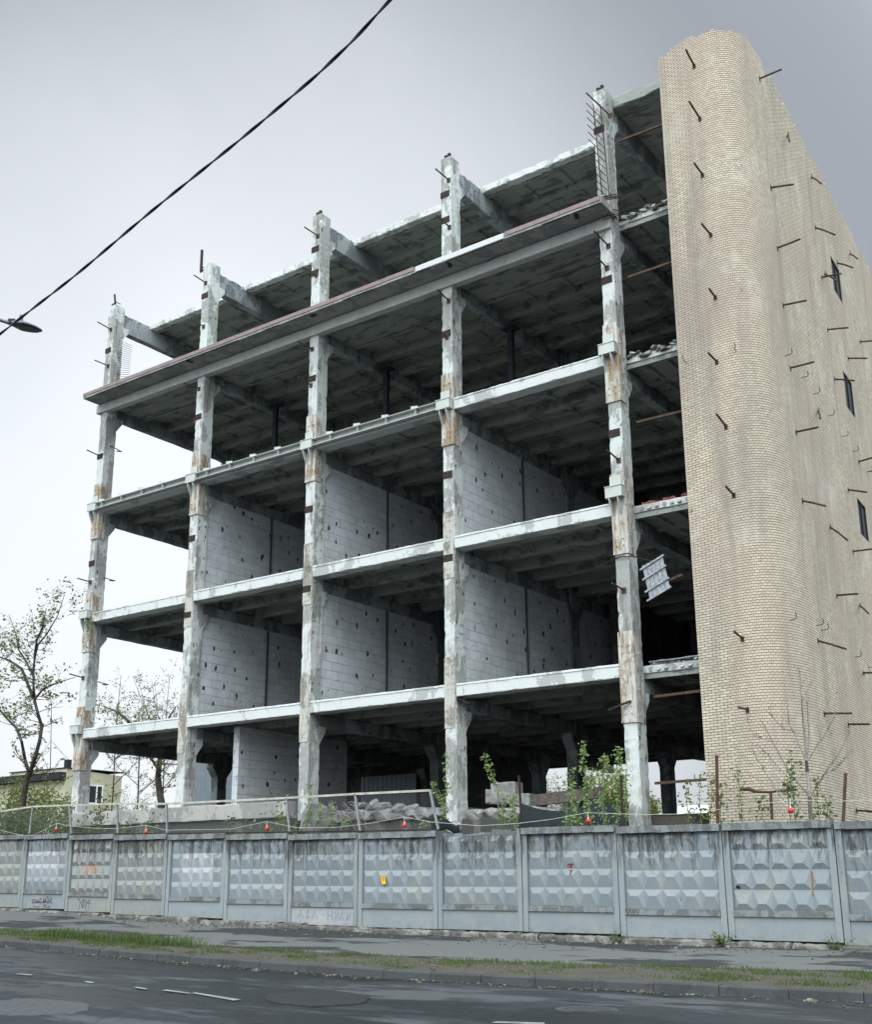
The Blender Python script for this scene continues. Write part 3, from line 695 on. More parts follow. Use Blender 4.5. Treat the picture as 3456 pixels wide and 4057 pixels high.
# plinth
mb = MB(); mb.rough(-.9, 11.35, -.32, 1.2, 2.10, 2.62, 0, .3, .012, .02, random.Random(21)); mb.rough(-.6, 11.4, -.2, 2, -1.0, 2.09, 0, 1.5, .0, .0, random.Random(2), mi=1)
mb.build('plinth', [M['plinth'], M['dark_conc']], BLD)
mb = MB(); rng = random.Random(22)
mb.rough(11.6, 17.5, .35, 3.4, 1.95, 2.25, 0, .2, .06, .05, rng, mi=0); mb.rough(11.6, 23.2, .55, 1.0, -1.0, 1.94, 0, .5, .01, .0, rng, mi=1)
mb.rough(18.1, 21.3, .30, 3.4, 1.85, 2.12, 0, .2, .05, .05, rng, mi=0); mb.rough(18.1, 20.3, .1, .5, .9, 1.84, 0, .3, .02, .02, rng, mi=1)
mb.build('broken_plinth', [M['rubble'], M['dark_conc']], BLD)
# steel props in the fourth storey
for px in ((558, 830), (782, 790), (1035, 715)):
    p = hit(px[0]*1.958, px[1]*1.958, 1, 3.6)
    mb = MB(); x = p[0]; mb.box(x-.10, x+.10, 3.52, 3.535, L[3]+.002, L[4]-.82); mb.box(x-.10, x+.10, 3.665, 3.68, L[3]+.002, L[4]-.82); mb.box(x-.008, x+.008, 3.537, 3.663, L[3]+.002, L[4]-.82)
    mb.box(x-.28, x+.28, 3.4, 3.8, L[4]-.818, L[4]-.78); mb.build('steel_prop', M['roofdark'], BLD)
# bars left in the gap beside the brick tower
for (o, a, b) in (((1700, 300), (1325, 460), (1640, 340)), ((1700, 300), (1395, 1410), (1715, 1298)), ((1700, 1200), (1455, 835), (1775, 757)), ((1700, 2100), (1530, 415), (1775, 312)), ((2456, 2700), (243, 107), (595, 63)), ((2456, 2700), (248, 712), (620, 684))):
    mb = MB(); mb.obox(hit(*Z(*o, *a), 1, .22), hit(*Z(*o, *b), 1, .22), .06, .07); mb.build('steel_bar', M['rust'], BLD)
mb = MB(); mb.obox(hit(*Z(1700, 2100, 1415, 1195), 1, -.05), hit(*Z(1700, 2100, 1335, 1225), 1, -.2), .05, .06); mb.obox(hit(*Z(1700, 2100, 1335, 1225), 1, -.2), hit(*Z(1700, 2100, 1255, 1260), 1, -.5), .06, .05); mb.build('bent_bar', M['dark_rust'], cols[4])
mb = MB(); p = [hit(*Z(1700, 2100, *q), 1, y) for q, y in (((1155, 272), .5), ((1325, 190), -.06), ((1425, 182), -.06), ((1640, 242), .4))]; mb.tube(p, .018, 5); mb.build('bent_rod', M['dark_rust'], cols[4])

# ------------------------------------------------------------------ BRICK TOWER
path_ctrl = [(25.88, 0.0), (26.5, -.12), (27.1, -.26), (27.6, -.26), (28.0, -.08), (28.28, .32), (28.42, .95), (28.45, 1.7), (28.36, 3.0), (28.13, 6.0), (27.87, 9.35), (27.77, 10.65), (27.45, 15.0), (27.08, 20.0), (26.7, 25.0)]
def smooth_path(ctrl, step):
    P = [np.array(p) for p in ctrl]; out = []
    for i in range(len(P)-1):
        p0, p1, p2, p3 = P[max(i-1, 0)], P[i], P[i+1], P[min(i+2, len(P)-1)]
        n = max(2, int(np.linalg.norm(p2-p1)/step))
        for k in range(n):
            t = k/n; out.append(.5*((2*p1)+(-p0+p2)*t+(2*p0-5*p1+4*p2-p3)*t*t+(-p0+3*p1-3*p2+p3)*t**3))
    out.append(P[-1]); return np.array(out)
path = smooth_path(path_ctrl, .14)
# exact columns at the window jambs
i9 = int(np.argmin(abs(path[:, 1]-9.35)+(path[:, 0] < 0))); i10 = int(np.argmin(abs(path[:, 1]-10.65)))
arc = np.concatenate([[0], np.cumsum(np.linalg.norm(np.diff(path, axis=0), axis=1))])
# headers on the curve: brick length halves there, so u runs twice as fast
ucoord = [0.0]
for i in range(1, len(path)):
    y, x = path[i][1], path[i][0]
    fast = 2.0 if (26.95 < x and y < 2.2) else 1.0
    ucoord.append(ucoord[-1]+fast*(arc[i]-arc[i-1]))
rng = random.Random(77)
def topz(i):
    return 24.60+.0*arc[i]
wins = [(20.12, 21.46), (15.68, 17.03), (11.15, 12.42)]
zl = sorted(set([-.9]+list(np.arange(-.5, 24.2, .8))+[a for w in wins for a in w]))
zl = [z for k, z in enumerate(zl) if not any(0 < abs(z-a) < .25 for w in wins for a in w)]+[24.2]
TOW = empty('brick_tower', (26.5, 0, -.9), 'tall cream brick tower wall with a rounded corner and pipe stubs', 'brick tower')
mb = MB(); uv = []; nP = len(path)
tops = []; cur = 24.62
for i in range(nP):
    if rng.random() < .45: cur = 24.60+rng.choice((0, .07, .07, -.07, .14, -.14, 0))*.8
    tops.append(cur)
nrm = []
for i in range(nP):
    d = path[min(i+1, nP-1)]-path[max(i-1, 0)]; d /= np.linalg.norm(d); nrm.append((d[1], -d[0]))
def vid(i, k): return i*(len(zl)+1)+k
for i in range(nP):
    for k, z in enumerate(zl): mb.v.append((path[i][0], path[i][1], z)); uv.append((ucoord[i], z))
    mb.v.append((path[i][0], path[i][1], tops[i])); uv.append((ucoord[i], tops[i]))
nz_ = len(zl)+1
for i in range(nP-1):
    for k in range(nz_-1):
        if i9 <= i < i10 and k < len(zl)-1 and any(zl[k] >= a-1e-6 and zl[k+1] <= b+1e-6 for a, b in wins): continue
        mb.f.append((vid(i, k), vid(i+1, k), vid(i+1, k+1), vid(i, k+1))); mb.m.append(0)
# ragged step tops, inner face and jamb
base = len(mb.v); T = .38
for i in range(nP):
    x, y = path[i][0]-nrm[i][0]*T, path[i][1]-nrm[i][1]*T
    x = max(x, 25.881); 
    mb.v += [(x, y, -.9), (x, y, tops[i])]; uv += [(ucoord[i], -.9), (ucoord[i], tops[i])]
for i in range(nP-1):
    if not (i9 <= i < i10): mb.f.append((base+2*i, base+2*i+1, base+2*i+3, base+2*i+2)); mb.m.append(0)
    else:
        pass
    mb.f.append((vid(i, nz_-1), vid(i+1, nz_-1), base+2*i+3, base+2*i+1)); mb.m.append(0)
# window jambs
def wp(i, off, z):
    return (path[i][0]-nrm[i][0]*off, path[i][1]-nrm[i][1]*off, z)
for a, b in wins:
    for (p, q) in (((i9, a), (i9, b)), ((i10, b), (i10, a)), ((i10, a), (i9, a)), ((i9, b), (i10, b))):
        o = len(mb.v)
        for (ii, z_, off) in ((p[0], p[1], 0), (q[0], q[1], 0), (q[0], q[1], .12), (p[0], p[1], .12)):
            mb.v.append(wp(ii, off, z_)); uv.append((ucoord[ii]+off, z_))
        mb.f.append((o, o+1, o+2, o+3)); mb.m.append(0)
wall = mb.build('brick_wall', M['brick'], TOW, uv=uv)
for a, b in wins:
    m2 = MB(); A = np.array(wp(i9, .06, 0)[:2]); B = np.array(wp(i10, .06, 0)[:2])
    def wq(t, z, off=0.0):
        p = A+(B-A)*t; return (p[0]+off, p[1], z)
    for (t0, t1, z0, z1) in ((0, .06, a, b), (.94, 1, a, b), (.06, .94, a, a+.07), (.06, .94, b-.07, b), (.44, .50, a+.07, b-.07)):
        P = [wq(t0, z0), wq(t1, z0), wq(t1, z1), wq(t0, z1)]; Q = [wq(t0, z0, .05), wq(t1, z0, .05), wq(t1, z1, .05), wq(t0, z1, .05)]
        m2.add(P+Q, [(4, 5, 6, 7), (0, 4, 7, 3), (1, 2, 6, 5), (3, 7, 6, 2), (0, 1, 5, 4), (3, 2, 1, 0)])
    wn_ = m2.build('window', M['roofdark'], TOW)
    m2 = MB(); m2.quad(wq(.06, a+.07, .01), wq(.94, a+.07, .01), wq(.94, b-.07, .01), wq(.06, b-.07, .01)); m2.build('pane', M['glass'], wn_)
# pipe stubs on the tower
def near_front(px): return hit(*px, 1, -.15)
NR = (1, .075, 0); DR = 28.45+.075*1.6
F_ = [((2456, 0), [(522, 462, 466, 350), (563, 832, 490, 712), (580, 1222, 524, 1142), (638, 1642, 576, 1566)]),
      ((2456, 900), [(670, 490, 628, 432), (680, 940, 622, 880), (745, 1395, 680, 1308)]),
      ((2456, 1800), [(800, 285, 745, 225), (860, 1288, 803, 1240)]), ((2456, 2700), [(895, 195, 835, 182)])]
R_ = [((2456, 0), [(980, 550, 1130, 487), (1182, 935, 1204, 1080), (1060, 1310, 1215, 1290), (1345, 1230, 1432, 1300), (1370, 1585, 1505, 1640), (1105, 1735, 1260, 1673)]),
      ((2456, 900), [(1615, 180, 1690, 240), (1525, 245, 1630, 282), (1415, 350, 1550, 325), (1440, 320, 1535, 385), (1145, 545, 1305, 513), (1455, 715, 1598, 703), (1685, 800, 1785, 794), (1600, 915, 1730, 917), (1195, 985, 1357, 943), (1505, 1060, 1640, 1073), (1395, 1275, 1418, 1418), (1235, 1432, 1385, 1400), (1675, 1640, 1790, 1606)]),
      ((2456, 1800), [(1600, 245, 1727, 265), (1280, 320, 1438, 360), (1475, 500, 1592, 597), (1633, 678, 1785, 660), (1520, 985, 1665, 975), (1685, 1050, 1762, 1135), (1387, 1298, 1582, 1360), (1710, 1527, 1800, 1527)]),
      ((2456, 2700), [(1432, 222, 1620, 222), (1600, 298, 1747, 298), (1660, 900, 1790, 912)])]
def on_wall(px):
    """first crossing of the view ray with the tower's outer face"""
    d = ray(*px); best = None
    for i in range(nP-1):
        a, b = path[i], path[i+1]; e = b-a
        den = d[0]*e[1]-d[1]*e[0]
        if abs(den) < 1e-9: continue
        w = a-CAM[:2]; t = (w[0]*e[1]-w[1]*e[0])/den; s = (w[0]*d[1]-w[1]*d[0])/den
        if t > 0 and -1e-6 <= s <= 1+1e-6 and (best is None or t < best[0]): best = (t, np.array([nrm[i][0], nrm[i][1], 0.0]))
    return (CAM+d*best[0], best[1]) if best else (None, None)
for lst, ln in ((F_, .62), (R_, .62)):
    for o, l in lst:
        for a in l:
            p, n = on_wall(Z(*o, a[0], a[1]))
            if p is None: continue
            tip = Z(*o, a[2], a[3]); q = hitn(*tip, n, (p+n*ln)@n)
            if np.linalg.norm(q-p) > 1.5: q = p+(q-p)*1.5/np.linalg.norm(q-p)
            m2 = MB(); m2.tube([p-n*.05, p+(q-p)*.5, q], .030, 7); m2.tube([q, q+(q-p)*.04], .026, 7)
            tn = np.array([-n[1], n[0], 0])*.048; c = p+n*.012
            m2.add([tuple(c-tn+np.array([0, 0, -.09])), tuple(c+tn+np.array([0, 0, -.09])), tuple(c+tn+np.array([0, 0, .05])), tuple(c-tn+np.array([0, 0, .06])),
                    tuple(p-tn+np.array([0, 0, -.09])), tuple(p+tn+np.array([0, 0, -.09])), tuple(p+tn+np.array([0, 0, .06])), tuple(p-tn+np.array([0, 0, .06]))],
                   [(0, 1, 2, 3), (0, 4, 5, 1), (1, 5, 6, 2), (2, 6, 7, 3), (3, 7, 4, 0)])
            m2.build('pipe_stub', M['rust'], TOW)
for o, l in (((2456, 900), [(1160, 900), (1273, 1052), (1355, 1167), (1460, 1320), (1558, 1465), (1632, 1570), (1730, 1710), (470, 945), (815, 866)]), ((2456, 1800), [(1735, 125), (1375, 1197), (1412, 1230), (1645, 1418), (1740, 1490), (1195, 1160)])):
    for a in l:
        p, n = on_wall(Z(*o, *a))
        if p is None: continue
        tn = np.array([-n[1], n[0], 0]); m2 = MB(); m2.tube([p, p+n*.16, p+n*.20+tn*.03+np.array([0, 0, .06]), p+n*.19+np.array([0, 0, .17])], .011, 5); m2.build('hook', M['dark_rust'], TOW)

# ------------------------------------------------------------------ CONCRETE FENCE
FEN = empty('concrete_fence', (16, FY, -1.2), 'long grey concrete panel fence with rows of raised diamonds', 'fence')
jx = [-5.1, -2.55, 0.0, 2.53, 4.99, 7.33, 9.87, 12.41, 14.95, 17.50, 20.14, 22.68, 25.27, 27.84, 30.28, 32.85, 35.4, 37.95]
def ftop(x): return float(np.interp(x, [-6, 2.5, 12.4, 20, 25, 30, 40], [1.80, 1.617, 1.415, 1.305, 1.288, 1.255, 1.23]))
RY = .065
FLIP = {5, 14}      # index of joint to the left +1 : panels with the ridge low
def relief(u, v, w, ch, rh, flip):
    """height of the diamond relief (metres proud) at cell-local u, v in 0..1"""
    ry = .28 if flip else .66; r0, r1 = .30, .70
    # four facets meeting at a short horizontal ridge
    top = (1-v)/(1-ry); bot = v/ry
    lx = u/r0; rx = (1-u)/(1-r1)
    return rh*max(0.0, min(top, bot, lx, rx, 1.0))
PAN = {}
rng = random.Random(12)
for k in range(len(jx)-1):
    xa, xb = jx[k]+.012, jx[k+1]-.012; zt = ftop((xa+xb)/2)+rng.uniform(-.025, .025); z0 = zt-2.42; idx = k-2   # idx 0 is the panel cut by the picture's left edge
    flip = idx in (2, 11); tilt = rng.uniform(-.022, .022)
    fs = .135; ia, ib = xa+fs, xb-fs; cw = (ib-ia)/5; r0 = .61; ch = .415; base_y = FY+.075
    mb = MB(); uv = []
    def V(x, y, z):
        mb.v.append((x, y+tilt*(z-z0)*.5, z)); uv.append((x, z-z0)); return len(mb.v)-1
    def Q(a, b, c, d, mi=0): mb.f.append((a, b, c, d)); mb.m.append(mi)
    def bx(x0, x1, y0, y1, z_0, z_1, mi=0):
        i = [V(x, y, z) for z in (z_0, z_1) for (x, y) in ((x0, y0), (x1, y0), (x1, y1), (x0, y1))]
        for f in ((0, 3, 2, 1), (4, 5, 6, 7), (0, 1, 5, 4), (1, 2, 6, 5), (2, 3, 7, 6), (3, 0, 4, 7)): mb.f.append(tuple(i[j] for j in f)); mb.m.append(mi)
    sides = 0 if rng.random() < .5 else 2
    bx(xa, ia, FY, FY+.16, z0, z0+2.415, 0); bx(ib, xb, FY, FY+.16, z0, z0+2.415, 0)
    white_low = idx == 6
    bx(ia+.002, ib-.002, FY+.025, FY+.15, z0+.0, z0+.47, 1 if white_low else 0)
    bx(ia+.002, ib-.002, FY-.02, FY+.15, z0+.472, z0+.60, 2)
    bx(ia+.002, ib-.002, base_y+.003, FY+.15, z0+.602, z0+2.27, 0)
    if idx == 8:
        for q in range(12):
            x0_ = ia+(ib-ia)*q/12; hh = rng.uniform(.0, .06)+(.07 if q in (9, 10, 8) else 0)
            bx(x0_+.001, x0_+(ib-ia)/12, FY+.07, FY+.14, z0+2.272, z0+2.30+hh, 2)
    else:
        n = 10; y_ = FY-.07
        for q in range(n):
            x0_, x1_ = xa+.02+(xb-xa-.04)*q/n, xa+.02+(xb-xa-.04)*(q+1)/n
            bx(x0_, x1_-.0005, y_+rng.uniform(0, .012), FY+.19, z0+2.272+rng.uniform(-.006, .006)+.146*0, z0+2.415+rng.uniform(.004, .014), 2)
    white_cells = set()
    if idx == 1: white_cells = {(r, c) for r in (1, 2) for c in (0, 1, 2, 3)}
    if idx == 4: white_cells = {(r, c) for r in (1, 2) for c in (1, 2, 3)}
    for r in range(4):          # r = 0 at top
        zc = z0+r0+(3-r)*ch
        for c in range(5):
            xc = ia+c*cw; ry = .30 if flip else .66
            pts = [V(xc, base_y, zc), V(xc+cw, base_y, zc), V(xc+cw, base_y, zc+ch), V(xc, base_y, zc+ch), V(xc+cw*.30, base_y-RY, zc+ch*ry), V(xc+cw*.70, base_y-RY, zc+ch*ry)]
            mi = 1 if (r, c) in white_cells else 0
            Q(pts[0], pts[1], pts[5], pts[4], mi); Q(pts[3], pts[4], pts[5], pts[2], mi)
            mb.f.append((pts[0], pts[4], pts[3])); mb.m.append(mi); mb.f.append((pts[1], pts[2], pts[5])); mb.m.append(mi)
    mat0 = M['fence2'] if idx in (2, 3, 0) else M['fence']
    o = mb.build('panel', [mat0, M['fence_white'], M['fence_edge']], FEN, uv=uv)
    PAN[idx] = dict(o=o, ia=ia, cw=cw, z0=z0, r0=r0, ch=ch, by=base_y, flip=flip, tilt=tilt)
tag(PAN[8]['o'], 'panel with its top ledge broken away'); tag(PAN[1]['o'], 'panel with a white painted patch over its middle diamonds and purple tag below')
tag(PAN[2]['o'], 'panel with an orange scrawl and upside-down diamonds'); tag(PAN[9]['o'], 'panel with dark red letters'); tag(PAN[11]['o'], 'panel with black water stains and a rust run')
# posts in the joints
for k, x in enumerate(jx):
    mb = MB(); zt = ftop(x); mb.rough(x-.06, x+.06, FY+.165, FY+.30, zt-2.45, zt+.0, 2, .4, .006, .012, rng); mb.build('post', M['fence_edge'], FEN)
# crumbling footing in front of the panels
mb = MB(); x = -5.0
while x < 38:
    x2 = x+rng.uniform(1.3, 2.8); zb = ftop((x+x2)/2)-2.42
    mb.rough(x, x2, FY-rng.uniform(.24, .34), FY-.003, zb-.35, zb-rng.uniform(-.01, .03), 0, .11, .02, .045, rng)
    x = x2+rng.uniform(-.02, .04)
for q in range(150):
    x = rng.uniform(0, 36); zb = ftop(x)-2.42; s = rng.uniform(.02, .09); mb.chunk((x, FY-rng.uniform(.3, .75), -1.285+g_off(x)+s*.25), s*1.6, s, s*.7, rng)
mb.build('footing', M['footing'], FEN)
# --- writing on the fence: strokes laid on the relief
def surf(idx, x, z):
    P = PAN[idx]; h = z-P['z0']
    if h < .47: y = FY+.025
    elif h < .605: y = FY-.02
    else:
        u = (x-P['ia'])/P['cw']; v = (h-P['r0'])/P['ch']
        if 0 <= u < 5 and 0 <= v < 4: y = P['by']-relief(u % 1, v % 1, 1, 1, RY, P['flip'])
        else: y = P['by'] if 0 <= u < 5 else FY
    return y+P['tilt']*h*.5
def strokes(name, idx, lines, width, mat, o, s, label=None):
    mb = MB()
    for ln in lines:
        W = [hit(o[0]+x/s, o[1]+y/s, 1, FY+.01) for x, y in ln]
        pts = []
        for a, b in zip(W[:-1], W[1:]):
            n = max(1, int(np.linalg.norm(b-a)/.02)); pts += [a+(b-a)*t/n for t in range(n)]
        pts.append(W[-1]); 
        V_ = []
        for i, p in enumerate(pts):
            d = pts[min(i+1, len(pts)-1)]-pts[max(i-1, 0)]; d = np.array([d[0], d[2]]); d /= max(1e-9, np.linalg.norm(d)); nx, nz2 = -d[1], d[0]
            for sg in (-1, 1):
                x, z = p[0]+sg*nx*width/2, p[2]+sg*nz2*width/2; V_.append((x, surf(idx, x, z)-.007, z))
        mb.add(V_, [(2*i, 2*i+1, 2*i+3, 2*i+2) for i in range(len(pts)-1)])
    g = mb.build(name, mat, PAN[idx]['o'])
    if label: g['label'] = label
    return g
def circ(cx, cy, rx, ry, a0=0, a1=360, n=14): return [(cx+rx*math.cos(math.radians(a0+(a1-a0)*k/n)), cy+ry*math.sin(math.radians(a0+(a1-a0)*k/n))) for k in range(n+1)]
o7, s7 = (0, 3300), 1.961
orange = plain('orange_spray', (.52, .17, .07), .8, .2, 0, .25); purple = plain('purple_spray', (.07, .035, .075), .8); dark = plain('dark_spray', (.07, .075, .08), .8); redp = plain('dark_red_paint', (.20, .015, .02), .7); faint = plain('faint_grey_paint', (.26, .275, .30), .8); black = plain('black_marker', (.02, .02, .022), .7)
strokes('graffiti', 2, [circ(641, 288, 13, 26), [(662, 308), (661, 258), (668, 244), (678, 250), (682, 300), (683, 256), (692, 246), (700, 255), (701, 300)], [(706, 300), (703, 246), (716, 240), (725, 262), (712, 282)], circ(735, 288, 13, 24), circ(735, 288, 8, 15), [(655, 330), (666, 316), (682, 310), (700, 322)], [(668, 330), (680, 322), (692, 330)]], .015, orange, o7, s7, 'orange sprayed letters over a curved mouth line')
strokes('graffiti', 1, [[(240, 530), (262, 512), (250, 522), (252, 556)], [(262, 550), (270, 515), (280, 548)], [(282, 515), (284, 546), (292, 522), (298, 548), (300, 510)], [(318, 505), (306, 512), (318, 530), (304, 556)], [(338, 500), (330, 545), (345, 520), (352, 505), (340, 555)], [(352, 498), (372, 494)], [(362, 498), (360, 545)], [(380, 500), (370, 520), (384, 530), (368, 548)], [(392, 495), (388, 548)], [(400, 505), (388, 525), (402, 548)], [(404, 550), (408, 552)], [(255, 575), (300, 572), (290, 590)], [(330, 575), (382, 578), (372, 560)], circ(345, 545, 14, 20), [(245, 540), (385, 535)]], .020, purple, o7, s7, 'purple spray tag low on the panel')
strokes('graffiti', 2, [[(595, 515), (618, 520), (610, 595)], [(610, 515), (640, 590), (640, 510)], circ(655, 548, 14, 30), [(655, 520), (665, 605)], [(670, 540), (690, 515), (680, 600)], [(664, 545), (705, 545)], circ(640, 548, 10, 22)], .014, dark, o7, s7, 'thin dark tag low on the panel')
o9 = (1700, 2900)
strokes('graffiti', 9, [[(967, 947), (970, 925), (984, 923), (983, 948)], [(992, 950), (993, 923), (1008, 925)], [(978, 970), (995, 967), (989, 985), (987, 1000)]], .028, redp, o9, 1.765, 'dark red letters and a seven')
o6 = (0, 3300)
strokes('graffiti', 6, [[(1205, 345), (1215, 310), (1225, 345)], [(1210, 332), (1220, 332)], [(1240, 312), (1240, 345), (1252, 335), (1240, 325), (1250, 316), (1240, 312)], [(1262, 348), (1272, 312), (1282, 348)], [(1300, 330), (1312, 330)], [(1325, 315), (1325, 350)], [(1342, 315), (1342, 350)], [(1325, 332), (1342, 332)], [(1352, 315), (1354, 350), (1368, 318), (1368, 352)], [(1378, 318), (1378, 352)], [(1392, 318), (1378, 335), (1394, 354)], [(1402, 320), (1402, 352), (1414, 320), (1415, 354)], [(1420, 322), (1436, 322)], [(1428, 322), (1428, 355)]], .02, faint, o6, 1.0214, 'faint grey hand-painted words on white')
strokes('graffiti', 11, [[(815, 1445), (818, 1428), (826, 1432), (818, 1438), (828, 1448)], circ(833, 1438, 5, 6), [(838, 1438), (834, 1452)]], .022, black, (2456, 2700), 1.765, 'small black scribbled mark')
strokes('graffiti', 0, [circ(15, 520, 8, 22), circ(38, 520, 8, 20), [(52, 505), (60, 535), (68, 500)]], .018, M['fence_white'], o7, s7, 'faint pale letters low on the panel')
# rust run on the stained panel
strokes('rust_run', 11, [[(1338, 1318), (1342, 1400), (1346, 1440)], [(1346, 1330), (1346, 1400), (1348, 1500)]], .03, plain('rust_stain', (.26, .15, .07), .9), (2456, 2700), 1.765)
# yellow notice
mb = MB(); P = [hit(1541/1.0214, 3300+178/1.0214, 1, FY-.012), hit(1558/1.0214, 3300+176/1.0214, 1, FY-.012), hit(1562/1.0214, 3300+207/1.0214, 1, FY-.012), hit(1546/1.0214, 3300+208/1.0214, 1, FY-.012)]
mb.add([tuple(p) for p in P]+[tuple(p+np.array([0, .004, 0])) for p in P], [(3, 2, 1, 0), (4, 5, 6, 7), (0, 1, 5, 4), (1, 2, 6, 5), (2, 3, 7, 6), (3, 0, 4, 7)])
NOT = tag(mb.build('notice', M['yellow']), 'small yellow paper notice stuck on the grey fence panel', 'notice')
mb = MB(); a, b, c = P[0], P[1], P[3]
for (u0, u1, v0, v1) in ((.15, .85, .10, .13), (.2, .8, .18, .21), (.25, .75, .27, .29), (.45, .55, .36, .62), (.3, .7, .36, .39)):
    q = [a+(b-a)*u+(c-a)*v+np.array([0, -.004, 0]) for u, v in ((u0, v0), (u1, v0), (u1, v1), (u0, v1))]; mb.add([tuple(p) for p in q], [(3, 2, 1, 0)])
mb.build('print', M['ink'], NOT)

# ------------------------------------------------------------------ CHAIN-LINK FENCE ON TOP, STAKES, CORD, LANTERNS
CY_ = FY+.08
CLF = empty('chain_link_fence', (12, CY_, 1.4), 'sagging chain-link fence on steel posts standing on top of the concrete fence', 'fence')
s2 = 2.521
tops_ = [(0-60, 690), (0, 668), (325, 620), (690, 605), (1168, 592), (1665, 592)]
tp = [(x/s2, 2950+y/s2) for x, y in tops_]+[Z(900, 2500, 415, 1168), Z(900, 2500, 895, 1140), Z(900, 2500, 1420, 1115)]
bt = [(290/s2, 2950+895/s2), (712/s2, 2950+900/s2), (1175/s2, 2950+915/s2), (1668/s2, 2950+910/s2), Z(900, 2500, 437, 1405), Z(900, 2500, 932, 1400), Z(900, 2500, 1478, 1382)]
TP = [hit(*p, 1, CY_) for p in tp]; BP = [hit(*p, 1, CY_) for p in bt]
for t, b in zip(TP[2:], BP):
    mb = MB(); mb.obox(b-np.array([0, 0, .02]), t, .055, .05); mb.build('post', M['galv'], CLF)
mb = MB(); rail = [TP[0]+np.array([-3, 0, -.1])]+TP
for a, b in zip(rail[:-1], rail[1:]): mb.obox(a, b, .05, .06)
mb.build('top_rail', M['railpale'], CLF)
rx = np.array([p[0] for p in rail]); rz = np.array([p[2] for p in rail])
mb = MB(); bx0 = [np.array([x, CY_-.02, ftop(x)+.035]) for x in np.linspace(rx[0], BP[-1][0], 12)]
for a, b in zip(bx0[:-1], bx0[1:]): mb.obox(a, b, .05, .035)
mb.build('bottom_rail', M['dark_rust'], CLF)
mb = MB(); step = .085
def wires(xa, xb, top, bot, yy, mbx, step, r=.0022):
    x = xa-2.0
    while x < xb+2.0:
        for sg in (-1, 1):
            pts = []
            for q in range(13):
                h = q/12*1.6; xx = x+sg*h*.9
                if xa <= xx <= xb:
                    zb = bot(xx); zt = top(xx); z = zb+h
                    if z <= zt: pts.append((xx, yy+.004*sg, z))
            if len(pts) > 1: mbx.tube([pts[0], pts[-1]], r, 3, cap=False)
        x += step
wires(rx[0], BP[-1][0]-.05, lambda x: float(np.interp(x, rx, rz)), lambda x: ftop(x)+.05, CY_, mb, step)
mb.build('wire_mesh', M['galv'], CLF)
for k, (a, b, lab) in enumerate((((630, 312), (655, 690), 'dark rusty steel stake above the broken fence panel'), ((1347, 310), (1352, 670), 'dark steel stake among the tall green saplings'))):
    mb = MB(); mb.obox(hit(*Z(1700, 2900, *b), 1, CY_+.1)-np.array([0, 0, .3]), hit(*Z(1700, 2900, *a), 1, CY_+.1), .045, .045); mb.obox(hit(*Z(1700, 2900, *a), 1, CY_+.1), hit(*Z(1700, 2900, *a), 1, CY_+.1)+np.array([0, 0, .02]), .06, .06)
    tag(mb.build('steel_stake', M['dark_rust']), lab, 'stake', 'steel stakes behind the concrete fence')
for k, (a, b, lab) in enumerate((((680, 525), (682, 1005), 'tall rusty brown stake in front of the brick tower'), ((1582, 650), (1552, 955), 'leaning rusty stake to the right of the bare little tree'))):
    mb = MB(); mb.obox(hit(*Z(2456, 2700, *b), 1, CY_+.1)-np.array([0, 0, .3]), hit(*Z(2456, 2700, *a), 1, CY_+.1), .055, .055); mb.obox(hit(*Z(2456, 2700, *a), 1, CY_+.1), hit(*Z(2456, 2700, *a), 1, CY_+.1)+np.array([0, 0, .02]), .07, .07)
    tag(mb.build('steel_stake', M['rust']), lab, 'stake', 'steel stakes behind the concrete fence')
# cord
CYR = FY-.09
cp = [(-200, 3255), (0, 2950+855/s2), (240/s2, 2950+915/s2), (330/s2, 2950+905/s2), (470/s2, 2950+835/s2), (565/s2, 2950+785/s2), (700/s2, 2950+815/s2), (1000/s2, 2950+840/s2), (1170/s2, 2950+838/s2), (1455/s2, 2950+806/s2), (1660/s2, 2950+855/s2)]
cp += [Z(900, 2500, *p) for p in ((30, 1385), (278, 1332), (480, 1375), (750, 1375), (1000, 1345), (1238, 1300), (1420, 1335), (1765, 1362))]+[Z(1700, 2900, *p) for p in ((620, 640), (850, 612), (1108, 565), (1500, 578), (1760, 574))]+[Z(2456, 2700, *p) for p in ((700, 895), (1000, 855), (1190, 830), (1500, 838), (1765, 830))]+[(3700, 3160)]
mb = MB(); pts = [hit(*p, 1, CYR) for p in cp]; mb.tube(pts, .0065, 5)
tag(mb.build('cord', M['rope']), 'pale green cord strung in loops along the fence top', 'cord')
lamps = [((221, 3286.5), 'leftmost red ball lamp, before leafy shrubs', (565/s2, 2950+785/s2)), ((577, 3297), 'red ball lamp hanging before the pale plinth by the corner column', (1455/s2, 2950+806/s2)), (Z(900, 2500, 278, 1382), 'red ball lamp below the white block partition', Z(900, 2500, 278, 1332)), (Z(900, 2500, 1241, 1360), 'red ball lamp above the yellow notice panel', Z(900, 2500, 1238, 1300)), (Z(1700, 2900, 1116, 622), 'red ball lamp hanging before the tall saplings', Z(1700, 2900, 1113, 566)), (Z(2456, 2700, 1199, 902), 'red ball lamp hanging before the brick tower', Z(2456, 2700, 1195, 831))]
